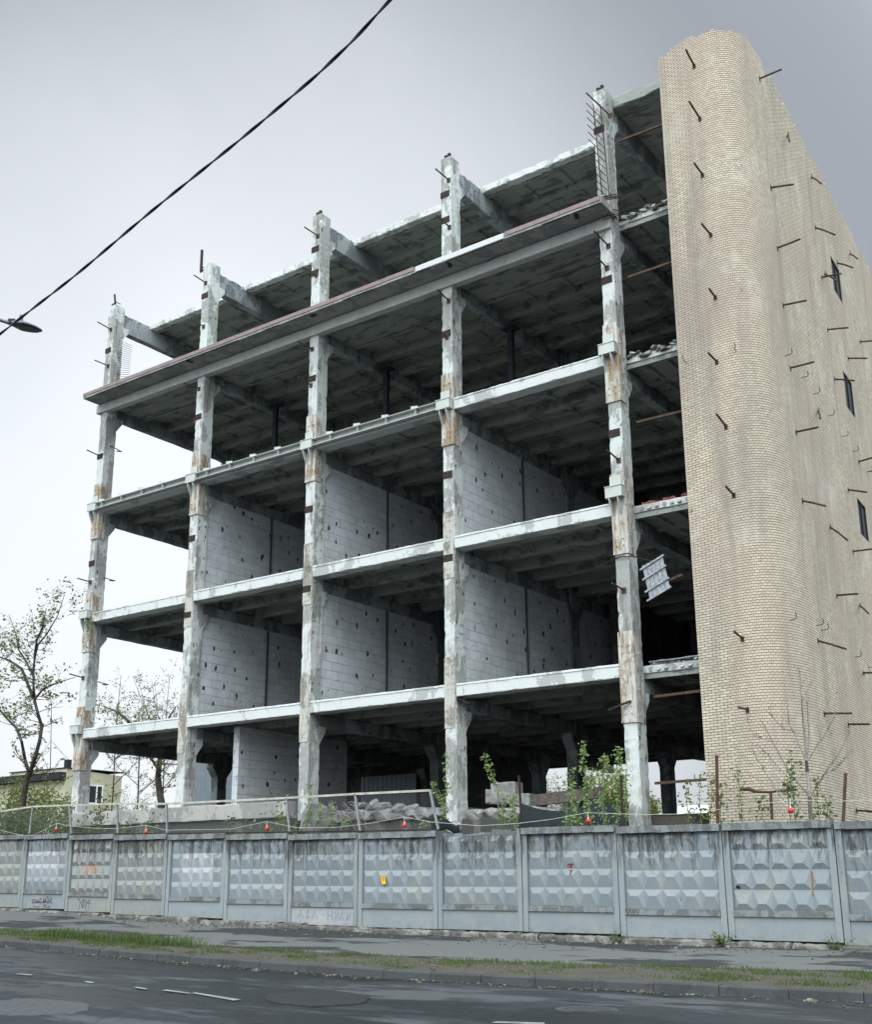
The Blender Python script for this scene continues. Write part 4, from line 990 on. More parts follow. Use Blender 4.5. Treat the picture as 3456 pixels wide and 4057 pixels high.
for px, lab, cpx in lamps:
    p = hit(*px, 1, CYR); q = hit(*cpx, 1, CYR); t = empty('red_lamp', p, lab, 'lamp', 'red ball lamps hanging on the cord')
    mb = MB(); mb.ball(p, .062, 16, 10); mb.build('globe', M['red'], t, smooth=True)
    mb = MB(); mb.tube([p+np.array([0, 0, .055]), p+np.array([0, 0, .085])], .02, 8); mb.tube([p+np.array([0, 0, .08]), q], .006, 5); mb.build('holder', M['whiteplastic'], t)

# ------------------------------------------------------------------ OVERHEAD CABLE, STREET LAMP
px = [(-700, 1870), (0, 1322), (300, 1090), (588, 845), (980, 530), (1250, 303), (1400, 160), (1545, 0), (1950, -430)]
ts = np.interp([p[0] for p in px], [-700, 1950], [15.0, 8.5]); pts = np.array([CAM+t*ray(*p) for p, t in zip(px, ts)])
d0 = pts[0]-pts[1]; d0 /= np.linalg.norm(d0); d1 = pts[-1]-pts[-2]; d1 /= np.linalg.norm(d1)
pts = np.concatenate([[pts[0]+d0*k for k in (12, 8, 4)], pts, [pts[-1]+d1*k for k in (2, 4, 6, 8, 10, 12, 14, 16)]])
mb = MB()
u = np.linspace(0, len(pts)-1, 900); cx_ = np.stack([np.interp(u, range(len(pts)), pts[:, k]) for k in range(3)], 1)
ker = np.ones(25)/25
for k in range(3): cx_[12:-12, k] = np.convolve(cx_[:, k], ker, 'valid')
dirv = (cx_[-1]-cx_[0]); dirv /= np.linalg.norm(dirv); a1 = np.cross(dirv, (0, 0, 1)); a1 /= np.linalg.norm(a1); a2 = np.cross(dirv, a1)
lenc = np.concatenate([[0], np.cumsum(np.linalg.norm(np.diff(cx_, axis=0), axis=1))])
for ph in (0, math.pi):
    mb.tube([tuple(c+(a1*math.cos(l*8+ph)+a2*math.sin(l*8+ph))*.0072) for c, l in zip(cx_, lenc)], .0085, 6)
tag(mb.build('overhead_cable', M['black'], smooth=True), 'thick black twisted cable crossing the grey sky', 'cable')
T0 = 20.0
P0 = CAM+T0*ray(40, 1281); P1 = hit(167, 1312.5, 2, P0[2]-.02)
LAMP = empty('street_lamp', (P0[0], P0[1], P0[2]), 'grey flat street lamp head on an arm', 'street lamp')
ax = (P1-P0); LN = np.linalg.norm(ax); ax /= LN; sd = np.cross(ax, (0, 0, 1)); sd /= np.linalg.norm(sd); up = np.cross(sd, ax)
prof = [(0, .045, .06, .03), (.10, .07, .07, .035), (.22, .12, .075, .03), (.34, .145, .075, .025), (.55, .14, .065, .022), (.75, .115, .05, .02), (.9, .075, .032, .015), (.97, .04, .02, .01), (1.0, .006, .006, .004)]
mb = MB(); n = 14; V_ = []
for t, w, ht, hb in prof:
    c = P0+ax*t*LN
    for k in range(n):
        a = 2*math.pi*k/n; sx, sz = math.cos(a), math.sin(a); V_.append(tuple(c+sd*w*1.05*sx+up*(ht if sz > 0 else hb)*sz))
mb.add(V_, [(i*n+k, i*n+(k+1) % n, (i+1)*n+(k+1) % n, (i+1)*n+k) for i in range(len(prof)-1) for k in range(n)]+[tuple(range(n))])
HEAD = mb.build('lamp_head', M['lampgrey'], LAMP, smooth=True)
mb = MB(); V_ = []
for t, w in ((.30, .10), (.42, .118), (.6, .11), (.78, .085), (.9, .045)):
    c = P0+ax*t*LN-up*(.031-.016*max(0, t-.5)); V_ += [tuple(c-sd*w), tuple(c+sd*w)]
mb.add(V_, [(2*i, 2*i+1, 2*i+3, 2*i+2) for i in range(4)]); mb.build('lens', M['lens'], HEAD)
mb = MB(); c = P0+ax*.30*LN; mb.tube([c+up*.06, c+up*.17], .034, 10); mb.tube([c+up*.17, c+up*.20], .034, 10); mb.build('sensor', M['lampgrey'], HEAD)
A1 = CAM+T0*ray(-330, 1165); A0 = P0-ax*.02
mb = MB(); mb.tube([A0+ax*.1, A0, A0+(A1-A0)*.5, A1], [.03, .03, .03, .035], 10); mb.tube([A1, A1+np.array([0, 0, -.2]), np.array([A1[0], A1[1], -1.5])], [.05, .055, .09], 12); mb.build('arm', M['lampgrey'], LAMP, smooth=True)
mb = MB(); mb.obox(A0-ax*.02+up*.02, A0+ax*.09+up*.05, .09, .08); mb.build('clamp', M['black'], LAMP)

# ------------------------------------------------------------------ HOUSES, SHEET FENCE BEYOND
HY = 26.0
cpt = hit(665/s2, 2950+235/s2, 1, HY); HX = cpt[0]; q2 = hit(1195/s2, 2950+640/s2, 0, HX); HY2 = q2[1]; ht = cpt[2]
HOU = empty('yellow_house', (HX, HY, 2.1), 'small cream yellow house with a flat roof behind the trees', 'house')
mb = MB(); W0 = 2.1
mb.add([(HX-7, HY, W0), (HX, HY, W0), (HX, HY2, W0), (HX-7, HY2, W0), (HX-7, HY, ht), (HX, HY, ht), (HX, HY2, ht-.25), (HX-7, HY2, ht-.25)], [(0, 1, 5, 4), (1, 2, 6, 5), (2, 3, 7, 6), (3, 0, 4, 7)])
lw = hit(420/s2, 2950+370/s2, 1, HY+.02)[2]
mb.box(HX-26, HX-7.003, HY+.02, HY2-1, W0, lw)
mb.build('wall', M['yhouse'], HOU)
mb = MB(); mb.box(HX-7.12, HX+.12, HY-.1, HY2+.1, ht+.001, ht+.07); mb.build('roof', M['roofdark'], HOU)
mb = MB(); mb.box(HX-26, HX-.01, HY-.6, HY-.02, lw+.01, lw+.55); mb.box(HX-26, HX-7.13, HY-.01, HY2-1, lw+.012, lw+.56); mb.build('roof_edge', M['roofdark'], HOU)
mb = MB(); mb.box(HX-26, HX-13, HY+1, HY+4, lw+.57, lw+1.1); mb.build('roof_house', M['roofred'], HOU)
mb = MB(); mb.box(HX-1.2, HX-.8, HY+.6, HY+1.0, ht+.07, ht+.75); mb.build('chimney', M['roofdark'], HOU)
w0 = hit(910/s2, 2950+400/s2, 0, HX); w1 = hit(1015/s2, 2950+600/s2, 0, HX)
mb = MB(); ya, yb = w0[1]-.6, w1[1]; za, zb = w1[2], w0[2]
for (a, b, c, d) in ((ya, ya+.1, za, zb), (yb-.12, yb, za, zb), (ya+.1, yb-.12, za, za+.1), (ya+.1, yb-.12, zb-.1, zb), ((ya+yb)/2+.2, (ya+yb)/2+.32, za+.1, zb-.1)): mb.box(HX-.05, HX+.05, a, b, c, d)
wf = mb.build('window', M['white'], HOU)
mb = MB(); mb.box(HX+.005, HX+.02, ya+.1, yb-.12, za+.1, zb-.1); mb.build('pane', M['glass'], wf)
p = hit(505/s2, 2950+275/s2, 1, HY+1); q = hit(512/s2, 2950-420/s2, 1, HY+1)
ANT = empty('antenna_mast', p, 'thin mast with guy wires on the roof of the yellow house', 'mast')
mb = MB(); mb.tube([p-np.array([0, 0, .6]), q], [.04, .025], 6); mb.build('pole', M['rust'], ANT)
mb = MB(); m_ = p+(q-p)*.45
for d in ((-3.5, 0, -.2), (3.2, .4, -.2), (0, 3, -.2)): mb.tube([m_, p+np.array(d)], .010, 4)
mb.build('guy_wire', M['dark_rust'], ANT)
for (xa, ya, xb, yb, o, s, Yp, lab) in ((1352, 745, 1655, 1015, (0, 2600), 1.765, 11.0, 'blue grey corrugated sheet panel left of the block partition'), (150, 462, 212, 720, (1200, 2900), 2.521, 13.0, 'narrow blue grey corrugated sheet strip beside the middle column'), (578, 525, 1130, 710, (1200, 2900), 2.521, 14.5, 'wide blue grey corrugated sheet panel behind the rubble')):
    a = hit(o[0]+xa/s, o[1]+ya/s, 1, Yp); b = hit(o[0]+xb/s, o[1]+yb/s, 1, Yp); mb = MB(); n = int(abs(b[0]-a[0])/.09)
    zt = max(a[2], b[2])+.35; V_ = []
    for q in range(n+1):
        x = a[0]+(b[0]-a[0])*q/n; y = Yp+(.035 if (q//1) % 3 == 0 else 0); V_ += [(x, y, 1.9), (x, y, zt)]
    mb.add(V_, [(2*q, 2*q+2, 2*q+3, 2*q+1) for q in range(n)]+[(2*q, 2*q+1, 2*q+3, 2*q+2) for q in range(0)])
    ob = mb.build('corrugated_sheet', M['corr']); sm = ob.modifiers.new('thick', 'SOLIDIFY'); sm.thickness = .006
    tag(ob, lab, 'metal sheet', 'corrugated sheets behind the ground floor')
p = hit(*Z(2456, 2700, 500, 990), 1, 40); a = hit(*Z(2456, 2700, 395, 940), 1, 40); b = hit(*Z(2456, 2700, 640, 940), 1, 40)
SHED = empty('pale_roof_house', (p[0], 40, 2.1), 'far low house with a pale roof seen between column and tower', 'house')
mb = MB(); mb.box(a[0]-1, b[0]+4, 40, 46, 2.1, a[2]+.05); mb.build('wall', M['yhouse'], SHED)
mb = MB(); mb.add([(a[0]-1.4, 39.6, a[2]+.05), (b[0]+4.4, 39.6, a[2]+.05), (b[0]+4.4, 43, a[2]+.8), (a[0]-1.4, 43, a[2]+.8), (a[0]-1.4, 46.4, a[2]+.05), (b[0]+4.4, 46.4, a[2]+.05)], [(0, 1, 2, 3), (3, 2, 5, 4), (0, 3, 4), (1, 5, 2)]); mb.build('roof', M['roofpale'], SHED)

# ------------------------------------------------------------------ LOOSE THINGS IN THE BUILDING
def rub(px, o, s, Yp, sx, sy, sz, lab, seed, grp='concrete chunks on the ground floor edge'):
    p = hit(o[0]+px[0]/s, o[1]+px[1]/s, 1, Yp); mb = MB(); mb.chunk(tuple(p), sx*.85, sy, sz*(1 if seed in (1, 8) else .72), random.Random(seed)); tag(mb.build('concrete_chunk', M['rubble']), lab, 'rubble', grp)
oB = (1200, 2900); sB = 2.521
rub((130, 870), oB, sB, -.6, 1.15, .35, 1.05, 'big pale leaning concrete slab chunk beside the shrubs', 1)
rub((700, 740), oB, sB, .5, .62, .4, .33, 'pale angular concrete chunk, leftmost of the heap on the floor edge', 2)
rub((800, 745), oB, sB, .6, .65, .4, .32, 'grey concrete chunk second from the left in the heap', 3)
rub((960, 765), oB, sB, .5, .55, .4, .36, 'grey concrete chunk with a steep broken face in the middle of the heap', 4)
rub((1080, 770), oB, sB, .6, .7, .4, .28, 'long flat concrete chunk at the right end of the heap', 5)
rub((1250, 795), oB, sB, .5, .42, .35, .2, 'small concrete chunk beside the leaning mesh post', 6)
rub((600, 735), oB, sB, .8, .5, .3, .18, 'low concrete lump left of the heap', 7)
rub((1510, 965), oB, sB, -1.0, .55, .4, .33, 'white broken concrete lump at the foot of the third column', 8)
oC = (1900, 2900)
for (x, y, sx, sz, lab, sd_) in ((270, 580, .85, .42, 'pale square block on top of the small block pile', 11), (150, 650, .35, .42, 'pale block on the left of the small block pile', 12), (270, 660, .9, .35, 'grey block under the pale square block', 13), (410, 675, .5, .33, 'grey rough block right of the small block pile', 14), (475, 685, .4, .36, 'dark rough block at the end of the fallen timber', 15)):
    p = hit(oC[0]+x/s2, oC[1]+y/s2, 1, .7); mb = MB(); r = random.Random(sd_)
    mb.rough(p[0]-sx/2, p[0]+sx/2, .5, .95, p[2]-sz/2, p[2]+sz/2, 0, .12, .02, .03, r); tag(mb.build('concrete_block', M['rubble']), lab, 'block', 'loose blocks on the floor edge')
mb = MB(); mb.obox(hit(oC[0]+520/s2, oC[1]+690/s2, 1, 1.0), hit(oC[0]+1215/s2, oC[1]+605/s2, 1, 1.6), .25, .32); mb.obox(hit(oC[0]+1205/s2, oC[1]+605/s2, 1, 1.55), hit(oC[0]+1240/s2, oC[1]+600/s2, 1, 1.6), .3, .45)
tag(mb.build('fallen_beam', M['oldwood']), 'dark fallen beam lying across the gap behind the saplings', 'beam')
# dark net sagging over the fallen edge
mb = MB(); nx, ny = 26, 6; xs = np.linspace(oC[0]+420/s2, oC[0]+1500/s2, nx)
for i, x in enumerate(xs):
    t = i/(nx-1); yt = 2900+(715+75*math.sin(math.pi*min(1, t*1.5))*1.0)/s2
    a = hit(x, yt, 1, -.3)
    for k in range(ny): mb.v.append((a[0], -.3-.16*k+.08*nz(a[0]*2, k*.8), a[2]-(a[2]+.7)*k/(ny-1)))
mb.f = [(i*ny+k, (i+1)*ny+k, (i+1)*ny+k+1, i*ny+k+1) for i in range(nx-1) for k in range(ny-1)]; mb.m = [0]*len(mb.f)
ob = mb.build('debris_net', M['net'], smooth=True); sm = ob.modifiers.new('thick', 'SOLIDIFY'); sm.thickness = .01
tag(ob, 'dark sagging debris net hung across the opening behind the saplings', 'net')
mb = MB(); nx = 10
for i in range(nx):
    t = i/(nx-1); a = hit(1710+110*t, 3245+18*t+10*math.sin(t*9), 1, -3.6)
    for k in range(4): mb.v.append((a[0], -3.6+.05*nz(i*.9, k*.9), a[2]-.12*k*(1-.5*t)))
mb.f = [(i*4+k, (i+1)*4+k, (i+1)*4+k+1, i*4+k+1) for i in range(nx-1) for k in range(3)]; mb.m = [0]*len(mb.f)
ob = mb.build('debris_net', M['net'], smooth=True); sm = ob.modifiers.new('thick', 'SOLIDIFY'); sm.thickness = .01
tag(ob, 'scrap of black net caught on the fence beside the leaning mesh post', 'net')
# wooden lattice panel hanging by the right column
C4 = [Z(1700, 2100, *p) for p in ((1495, 262), (1637, 185), (1690, 405), (1545, 478))]
q = [hit(*p, 1, .1) for p in C4]; PAL = empty('hanging_pallet', (q[0]+q[2])/2, 'weathered grey slatted wooden panel hanging crooked in the gap', 'wooden panel')
def pl(u, v): return (q[0]*(1-u)+q[1]*u)*(1-v)+(q[3]*(1-u)+q[2]*u)*v
for k in range(5):
    mb = MB(); w_ = float(np.linalg.norm(q[1]-q[0])); mb.obox(pl(.1+.2*k, -.04), pl(.1+.2*k, 1.02), .18*w_, .02, up=(0, 1, 0)); mb.build('slat', M['wood'], PAL)
for v, e in ((0, .12), (.33, .1), (.72, .12), (1.0, .12)):
    mb = MB(); mb.obox(pl(-e, v+.05)-np.array([0, .03, 0]), pl(1+e*.6, v-.02)-np.array([0, .03, 0]), .05, .04, up=(0, 1, 0)); mb.build('cross_rail', M['wood'], PAL)
rng = random.Random(31)
labs = ['long grey plank lying on the slab edge beside the rusty column', 'thin split plank on top of the slab edge', 'short grey board lying crosswise on the slab edge', 'dark board tilted on the slab edge', 'pale board end next to the brick tower', 'narrow lath on the slab edge']
for k in range(6):
    x = 23.9+.26*k if k else 23.2; a = np.array([x, .58+.07*(k % 3), L[1]+.04+.03*(k % 3)]); b = a+np.array([rng.uniform(.6, 1.3), rng.uniform(-.1, .4), rng.uniform(-.02, .10)]); b[0] = min(b[0], 25.8)
    mb = MB(); mb.obox(a, b, .13, .025); tag(mb.build('plank', M['wood'] if k != 3 else M['oldwood']), labs[k], 'plank', 'loose planks on the first floor slab')
# heap of dead twigs over the broken slab
mb = MB(); rng = random.Random(41); c = hit(oB[0]+390/sB, oB[1]+800/sB, 1, -.4)
for k in range(46):
    a = c+np.array([rng.uniform(-.9, .8), rng.uniform(-.4, .4), rng.uniform(-.1, .32)]); d = np.array([rng.uniform(-.8, 1.0), rng.uniform(-.3, .3), rng.uniform(-.9, .1)]); mb.tube([a, a+d*.5+np.array([0, 0, .06]), a+d], [.014, .01, .004], 4)
tag(mb.build('twig_heap', M['greybark']), 'heap of dead grey twigs draped over the broken floor edge', 'twigs')

# manhole cover
p = hit_road(1728+610/1.0214, 3300+715/1.0214, -1.55); MAN = empty('manhole_cover', p, 'round cast iron manhole cover set in the wet asphalt', 'manhole cover')
mb = MB(); mb.tube([p+np.array([0, 0, -.02]), p+np.array([0, 0, .006])], .40, 28); mb.build('frame', M['iron'], MAN)
mb = MB(); mb.tube([p+np.array([0, 0, .0065]), p+np.array([0, 0, .010])], .32, 28)
for a in range(-4, 5):
    h = math.sqrt(max(0, .30**2-(a*.068)**2)); mb.box(p[0]+a*.068-.012, p[0]+a*.068+.012, p[1]-h, p[1]+h, p[2]+.0105, p[2]+.015)
mb.build('lid', M['iron'], MAN)

# ------------------------------------------------------------------ TREES AND PLANTS
def leaf_quads(P, size, rng, droop=.0, mb=None, aspect=.55):
    mb = mb or MB()
    for p in P:
        s = size*rng.uniform(.6, 1.3); d = Vector((rng.gauss(0, 1), rng.gauss(0, 1), rng.gauss(0, .7)-droop)); d.normalize()
        w = d.cross(Vector((rng.gauss(0, 1), rng.gauss(0, 1), rng.gauss(0, 1)))); 
        if w.length < 1e-3: continue
        w.normalize(); p = Vector(p); m = p+d*s*.5+w.cross(d)*s*.08
        mb.add([tuple(p), tuple(m+w*s*aspect*.5), tuple(p+d*s), tuple(m-w*s*aspect*.5)], [(0, 1, 2, 3)])
    return mb
def branch(mb, P, start, d, ln, r, lvl, rng, leaves, n_leaf, spread=.5, up=.15, kids=(3, 5)):
    n = 5; pts = [Vector(start)]; d = Vector(d).normalized(); rad = [r]
    for k in range(n):
        d = (d+Vector((rng.gauss(0, .13), rng.gauss(0, .13), rng.gauss(0, .10)+up*.25))).normalized(); pts.append(pts[-1]+d*ln/n); rad.append(r*(1-(k+1)/n*.75))
    mb.tube(pts, rad, 6 if r > .03 else (4 if r > .012 else 3), cap=False)
    if lvl == 0:
        for k in range(n_leaf):
            i = rng.randint(1, n); leaves.append(pts[i]+Vector((rng.gauss(0, .04), rng.gauss(0, .04), rng.gauss(0, .04))))
        return
    for k in range(rng.randint(*kids)):
        t = rng.uniform(.25, 1.0); i = min(n-1, int(t*n)); q = pts[i].lerp(pts[i+1], t*n-i)
        nd = (d+Vector((rng.gauss(0, spread), rng.gauss(0, spread), rng.gauss(0, spread*.6)+up))).normalized()
        branch(mb, P, q, nd, ln*rng.uniform(.45, .7), r*.5, lvl-1, rng, leaves, n_leaf, spread, up, kids)
def skeleton_tree(name, base, limbs, label, cat, leafm, barkm, rng, leaf=.09, n_leaf=5, lvl=2, every=3, tw=1.2, group=None, up=.15, kids=(3, 5)):
    """limbs: list of (points, r0, r1); twigs grow along the upper part of each"""
    t = empty(name, base, label, cat, group); mb = MB(); leaves = []
    for pts, r0, r1, frm in limbs:
        m = len(pts); mb.tube(pts, [r0+(r1-r0)*k/(m-1) for k in range(m)], 9)
        V_ = [Vector(p) for p in pts]
        tot = sum((V_[k+1]-V_[k]).length for k in range(m-1)); cnt = max(2, int(tot*every))
        for c in range(cnt):
            u = (frm+(1-frm)*(c+rng.random())/cnt)*(m-1); i = min(m-2, int(u)); q = V_[i].lerp(V_[i+1], u-i); d = (V_[i+1]-V_[i]).normalized()
            nd = (d*.45+Vector((rng.gauss(0, .75), rng.gauss(0, .75), rng.gauss(0, .45)))).normalized(); rr_ = (r0+(r1-r0)*u/(m-1))
            branch(mb, None, q, nd, tw*rng.uniform(.6, 1.3), max(.007, min(.03, rr_*.32)), lvl-1, rng, leaves, n_leaf, .55, up, kids)
    mb.build('trunk', barkm, t)
    if leaves: leaf_quads(leaves, leaf, rng).build('crown', leafm, t)
    return t
def PL(o, s, pts, Yp, jit=0, rng=None):
    return [hit(o[0]+x/s, o[1]+y/s, 1, Yp+(rng.uniform(-jit, jit) if rng and k else 0)) for k, (x, y) in enumerate(pts)]
rng = random.Random(101)
oT = (0, 2600); YT = 4.0
base = hit(0+140/1.765, 2600+1150/1.765, 1, YT); base[2] = 1.9
lim = []
tr = PL(oT, 1.765, [(150, 1100), (165, 960), (185, 860), (215, 790)], YT)
lim.append(([base]+tr, .17, .12, .75))
lim.append((PL(oT, 1.765, [(205, 830), (172, 720), (150, 600), (110, 500), (40, 430), (-40, 330), (-160, 150), (-230, -20)], YT, .6, rng), .085, .02, .3))
lim.append((PL(oT, 1.765, [(215, 790), (245, 700), (275, 590), (290, 490), (262, 400), (240, 310), (232, 220), (232, 120), (240, 0)], YT, .25, rng), .10, .045, .35))
lim.append((PL((0, 1800), 1.765, [(240, 1420), (265, 1330), (330, 1250), (400, 1130), (450, 980)], YT, .5, rng), .055, .012, .1))
lim.append((PL((0, 1800), 1.765, [(236, 1560), (170, 1430), (130, 1370), (110, 1260), (60, 1120)], YT, .5, rng), .055, .012, .1))
lim.append((PL((0, 1800), 1.765, [(240, 1420), (255, 1300), (300, 1200), (320, 1080)], YT, .5, rng), .07, .02, .1))
lim.append((PL((0, 1800), 1.765, [(235, 1720), (300, 1640), (390, 1600), (520, 1560)], YT, .6, rng), .06, .015, .1))
lim.append((PL((0, 1800), 1.765, [(225, 1690), (150, 1500), (60, 1440), (0, 1420), (-80, 1330)], YT, .6, rng), .08, .02, .1))
lim.append((PL(oT, 1.765, [(205, 1000), (300, 1010), (400, 1030), (480, 1040)], YT-1, .4, rng), .06, .02, .1))
skeleton_tree('tree', base, lim, 'tall forked tree with sparse young leaves left of the building', 'tree', M['leaf_young'], M['bark'], rng, .16, 6, 2, 3.0, 1.3)
# tree behind the first bay
rng = random.Random(202); YT = 14.0; oH = (0, 2950)
b2 = PL(oH, s2, [(1610, 640)], YT)[0]; b2[2] = 2.1
lim = [([b2]+PL(oH, s2, [(1612, 590), (1590, 470), (1575, 320), (1590, 180), (1600, 60), (1640, -200)], YT, .2, rng), .23, .10, .3), (PL(oH, s2, [(1580, 250), (1530, 170), (1490, 120), (1400, -40), (1330, -200), (1180, -330)], YT, .5, rng), .09, .03, .2), (PL(oH, s2, [(1600, 200), (1660, 190), (1760, 200), (1840, 140)], YT, .5, rng), .05, .015, .1), (PL(oT, 1.765, [(1110, 700), (1130, 560), (1180, 430), (1230, 350)], YT, .4, rng), .10, .03, .1), (PL(oT, 1.765, [(1060, 720), (980, 560), (880, 440), (800, 380), (720, 350)], YT, .4, rng), .11, .02, .1)]
skeleton_tree('tree', b2, lim, 'dark leaning tree trunk seen through the first ground floor bay', 'tree', M['leaf_young'], M['bark'], rng, .16, 5, 2, 2.4, 1.5)
# small bare tree before the brick tower
rng = random.Random(303); oS = (2756, 2700); YB = -1.8
def S(*p): return PL(oS, s2, p, YB, .15, rng)
b3 = S((1157, 1400))[0]; b3[2] = -.85
lim = [([b3]+S((1157, 1370), (1145, 1150), (1122, 900), (1110, 780)), .055, .038, .8), (S((1112, 790), (1100, 600), (1080, 420), (1062, 180), (1050, 20), (1048, -120)), .028, .006, .2), (S((1112, 790), (1060, 680), (990, 510), (940, 420), (920, 230), (890, 100)), .022, .005, .2), (S((1118, 790), (1140, 560), (1130, 380), (1118, 200), (1115, 90)), .02, .005, .2), (S((1145, 1150), (1040, 1020), (930, 890), (800, 650), (700, 460), (640, 360)), .03, .005, .2), (S((1145, 1160), (1250, 990), (1340, 850), (1430, 735), (1550, 490)), .022, .005, .2), (S((1130, 790), (1200, 670), (1280, 560), (1390, 360), (1400, 230)), .018, .004, .2), (S((860, 890), (720, 720), (640, 640)), .012, .004, .1), (S((770, 605), (680, 570), (600, 530), (530, 440)), .010, .003, .1), (S((900, 1200), (850, 1150), (760, 1000), (660, 840), (600, 740), (540, 560)), .016, .004, .2), (S((1000, 500), (900, 480), (820, 400), (740, 310)), .012, .004, .1), (S((1110, 1330), (960, 1160), (780, 1060), (570, 950)), .012, .004, .1), (S((1290, 930), (1400, 880), (1500, 750)), .010, .003, .1)]
t = empty('small_tree', b3, 'little bare budding tree in front of the brick tower', 'tree'); mb = MB(); lv = []
for pts, r0, r1, frm in lim:
    m = len(pts); mb.tube(pts, [r0+(r1-r0)*k/(m-1) for k in range(m)], 6)
    V_ = [Vector(p) for p in pts]
    for c in range(7):
        u = (frm+(1-frm)*rng.random())*(m-1); i = min(m-2, int(u)); q = V_[i].lerp(V_[i+1], u-i); d = (V_[i+1]-V_[i]).normalized()
        if r0 < .04:
            e = q+(d+Vector((rng.gauss(0, .6), rng.gauss(0, .6), .2))).normalized()*rng.uniform(.1, .35); mb.tube([q, e], [.006, .003], 4); lv.append(e); lv.append(q.lerp(e, .6)); lv.append(q)
mb.build('trunk', M['greybark'], t); leaf_quads(lv, .05, rng).build('buds', M['bud'], t)
# saplings: one long stem each, leaves set close along it
def sapling(px, o, s, Yp, label, seed, leafm=None, size=.105, dens=34, r=.014, group='leafy saplings behind the concrete fence', zb=-.8, topf=.0, wob=.05):
    rng = random.Random(seed); pts = PL(o, s, px, Yp, .06, rng); b = pts[0].copy(); b[2] = min(zb, b[2]-.05)
    t = empty('sapling', b, label, 'sapling', group); mb = MB(); P = [b]+pts; m = len(P); mb.tube(P, [r*(1-.7*k/(m-1)) for k in range(m)], 5); mb.build('stem', M['stem'], t)
    lv = []
    for a, c in zip(pts[:-1], pts[1:]):
        n = max(2, int(np.linalg.norm(c-a)*dens*1.9))
        for k in range(n):
            q = a+(c-a)*rng.random()+np.array([rng.gauss(0, wob), rng.gauss(0, wob), rng.gauss(0, .03)]); lv.append(q)
    leaf_quads(lv, size, rng, .2, aspect=.5).build('leaves', leafm or M['leaf_bright'], t)
SP = [([(185, 580), (150, 500), (120, 420), (80, 310), (40, 205)], 'thin sapling arching left above the loose blocks', 34), ([(1130, 950), (1090, 790), (1045, 620), (1085, 480), (1030, 330), (1040, 220), (1052, 85)], 'tallest leafy sapling, above the red lamp', 60), ([(985, 960), (960, 780), (930, 600), (905, 430), (928, 365)], 'leafy sapling just left of the tallest one', 55), ([(1265, 940), (1220, 740), (1240, 560), (1285, 430), (1268, 310), (1282, 230)], 'twin topped sapling between the tallest and the stake', 55), ([(1370, 950), (1390, 700), (1385, 560), (1405, 380), (1392, 240), (1390, 145)], 'leafy sapling growing up beside the dark stake', 60), ([(1230, 560), (1225, 470), (1255, 370), (1228, 235)], 'short sapling left of the twin topped one', 55), ([(1060, 720), (1085, 560), (1130, 440), (1122, 360)], 'small sapling right of the tallest stem', 45), ([(250, 960), (232, 820), (235, 720), (255, 640)], 'bushy sapling below the pale blocks', 70), ([(355, 950), (335, 820), (330, 720), (345, 610)], 'bushy sapling left of the rusty stake', 70), ([(890, 960), (880, 860), (868, 775)], 'low sapling at the fence top left of the red lamp', 60), ([(1020, 960), (1000, 880), (985, 820)], 'low leafy shoot under the tall saplings', 70), ([(1470, 900), (1475, 700), (1460, 560), (1480, 380)], 'sapling leaning against the right column', 34)]
for k, (p, lab, dn) in enumerate(SP): sapling(p, oC, s2, -2.2-.12*(k % 3), lab, 400+k, dens=dn)
SP2 = [([(1440, 900), (1410, 720), (1440, 560), (1425, 380), (1440, 200)], oB, 'thin vine sapling climbing the left of the third column', 30), ([(1420, 860), (1390, 680), (1330, 600), (1295, 500)], oB, 'sapling bending left from the third column', 40), ([(30, 960), (60, 800), (70, 650), (75, 500)], oB, 'sapling rising before the middle column', 55), ([(280, 960), (290, 820), (290, 700)], oB, 'sapling above the twig heap', 45), ([(430, 960), (430, 860)], oB, 'small bright shoot before the twig heap', 80), ([(1205, 940), (1205, 890)], oB, 'tiny bright tuft above the broken panel', 110), ([(175, 900), (165, 780), (175, 690)], oB, 'leafy sapling left of the twig heap', 60)]
for k, (p, o, lab, dn) in enumerate(SP2): sapling(p, o, s2, -2.6, lab, 430+k, dens=dn, size=.10)
SP3 = [([(150, 1400), (165, 1150), (170, 900)], 'pale sapling left of the tall rusty stake', 40), ([(250, 1400), (260, 1150), (262, 1010)], 'pale sapling right of the tall rusty stake', 45), ([(470, 1390), (455, 1150), (430, 960), (415, 830)], 'slim sapling at the broken pipe on the brick', 32), ([(680, 1390), (660, 1250), (655, 1150)], 'dark leafy sapling under the broken pipe', 55), ([(1000, 1380), (980, 1150), (965, 950), (960, 700)], 'dark leafy sapling just left of the bare little tree', 45), ([(930, 1150), (920, 1030), (925, 940)], 'short dark sapling by the bare little tree', 60), ([(1240, 1370), (1220, 1200), (1225, 930)], 'olive sapling right of the bare little tree', 40), ([(1310, 1370), (1330, 1260), (1340, 1150)], 'bushy olive shoot right of the bare little tree', 60), ([(60, 1400), (40, 1150), (60, 900)], 'thin sapling before the bright gap', 30), ([(-60, 1400), (-90, 1150), (-80, 980)], 'thin leafy shoot in the bright gap beside the column', 40)]
for k, (p, lab, dn) in enumerate(SP3): sapling(p, oS, s2, -2.4, lab, 460+k, leafm=M['leaf_mid'] if 3 <= k < 8 else M['leaf_young'], dens=dn, size=.105, wob=.07)
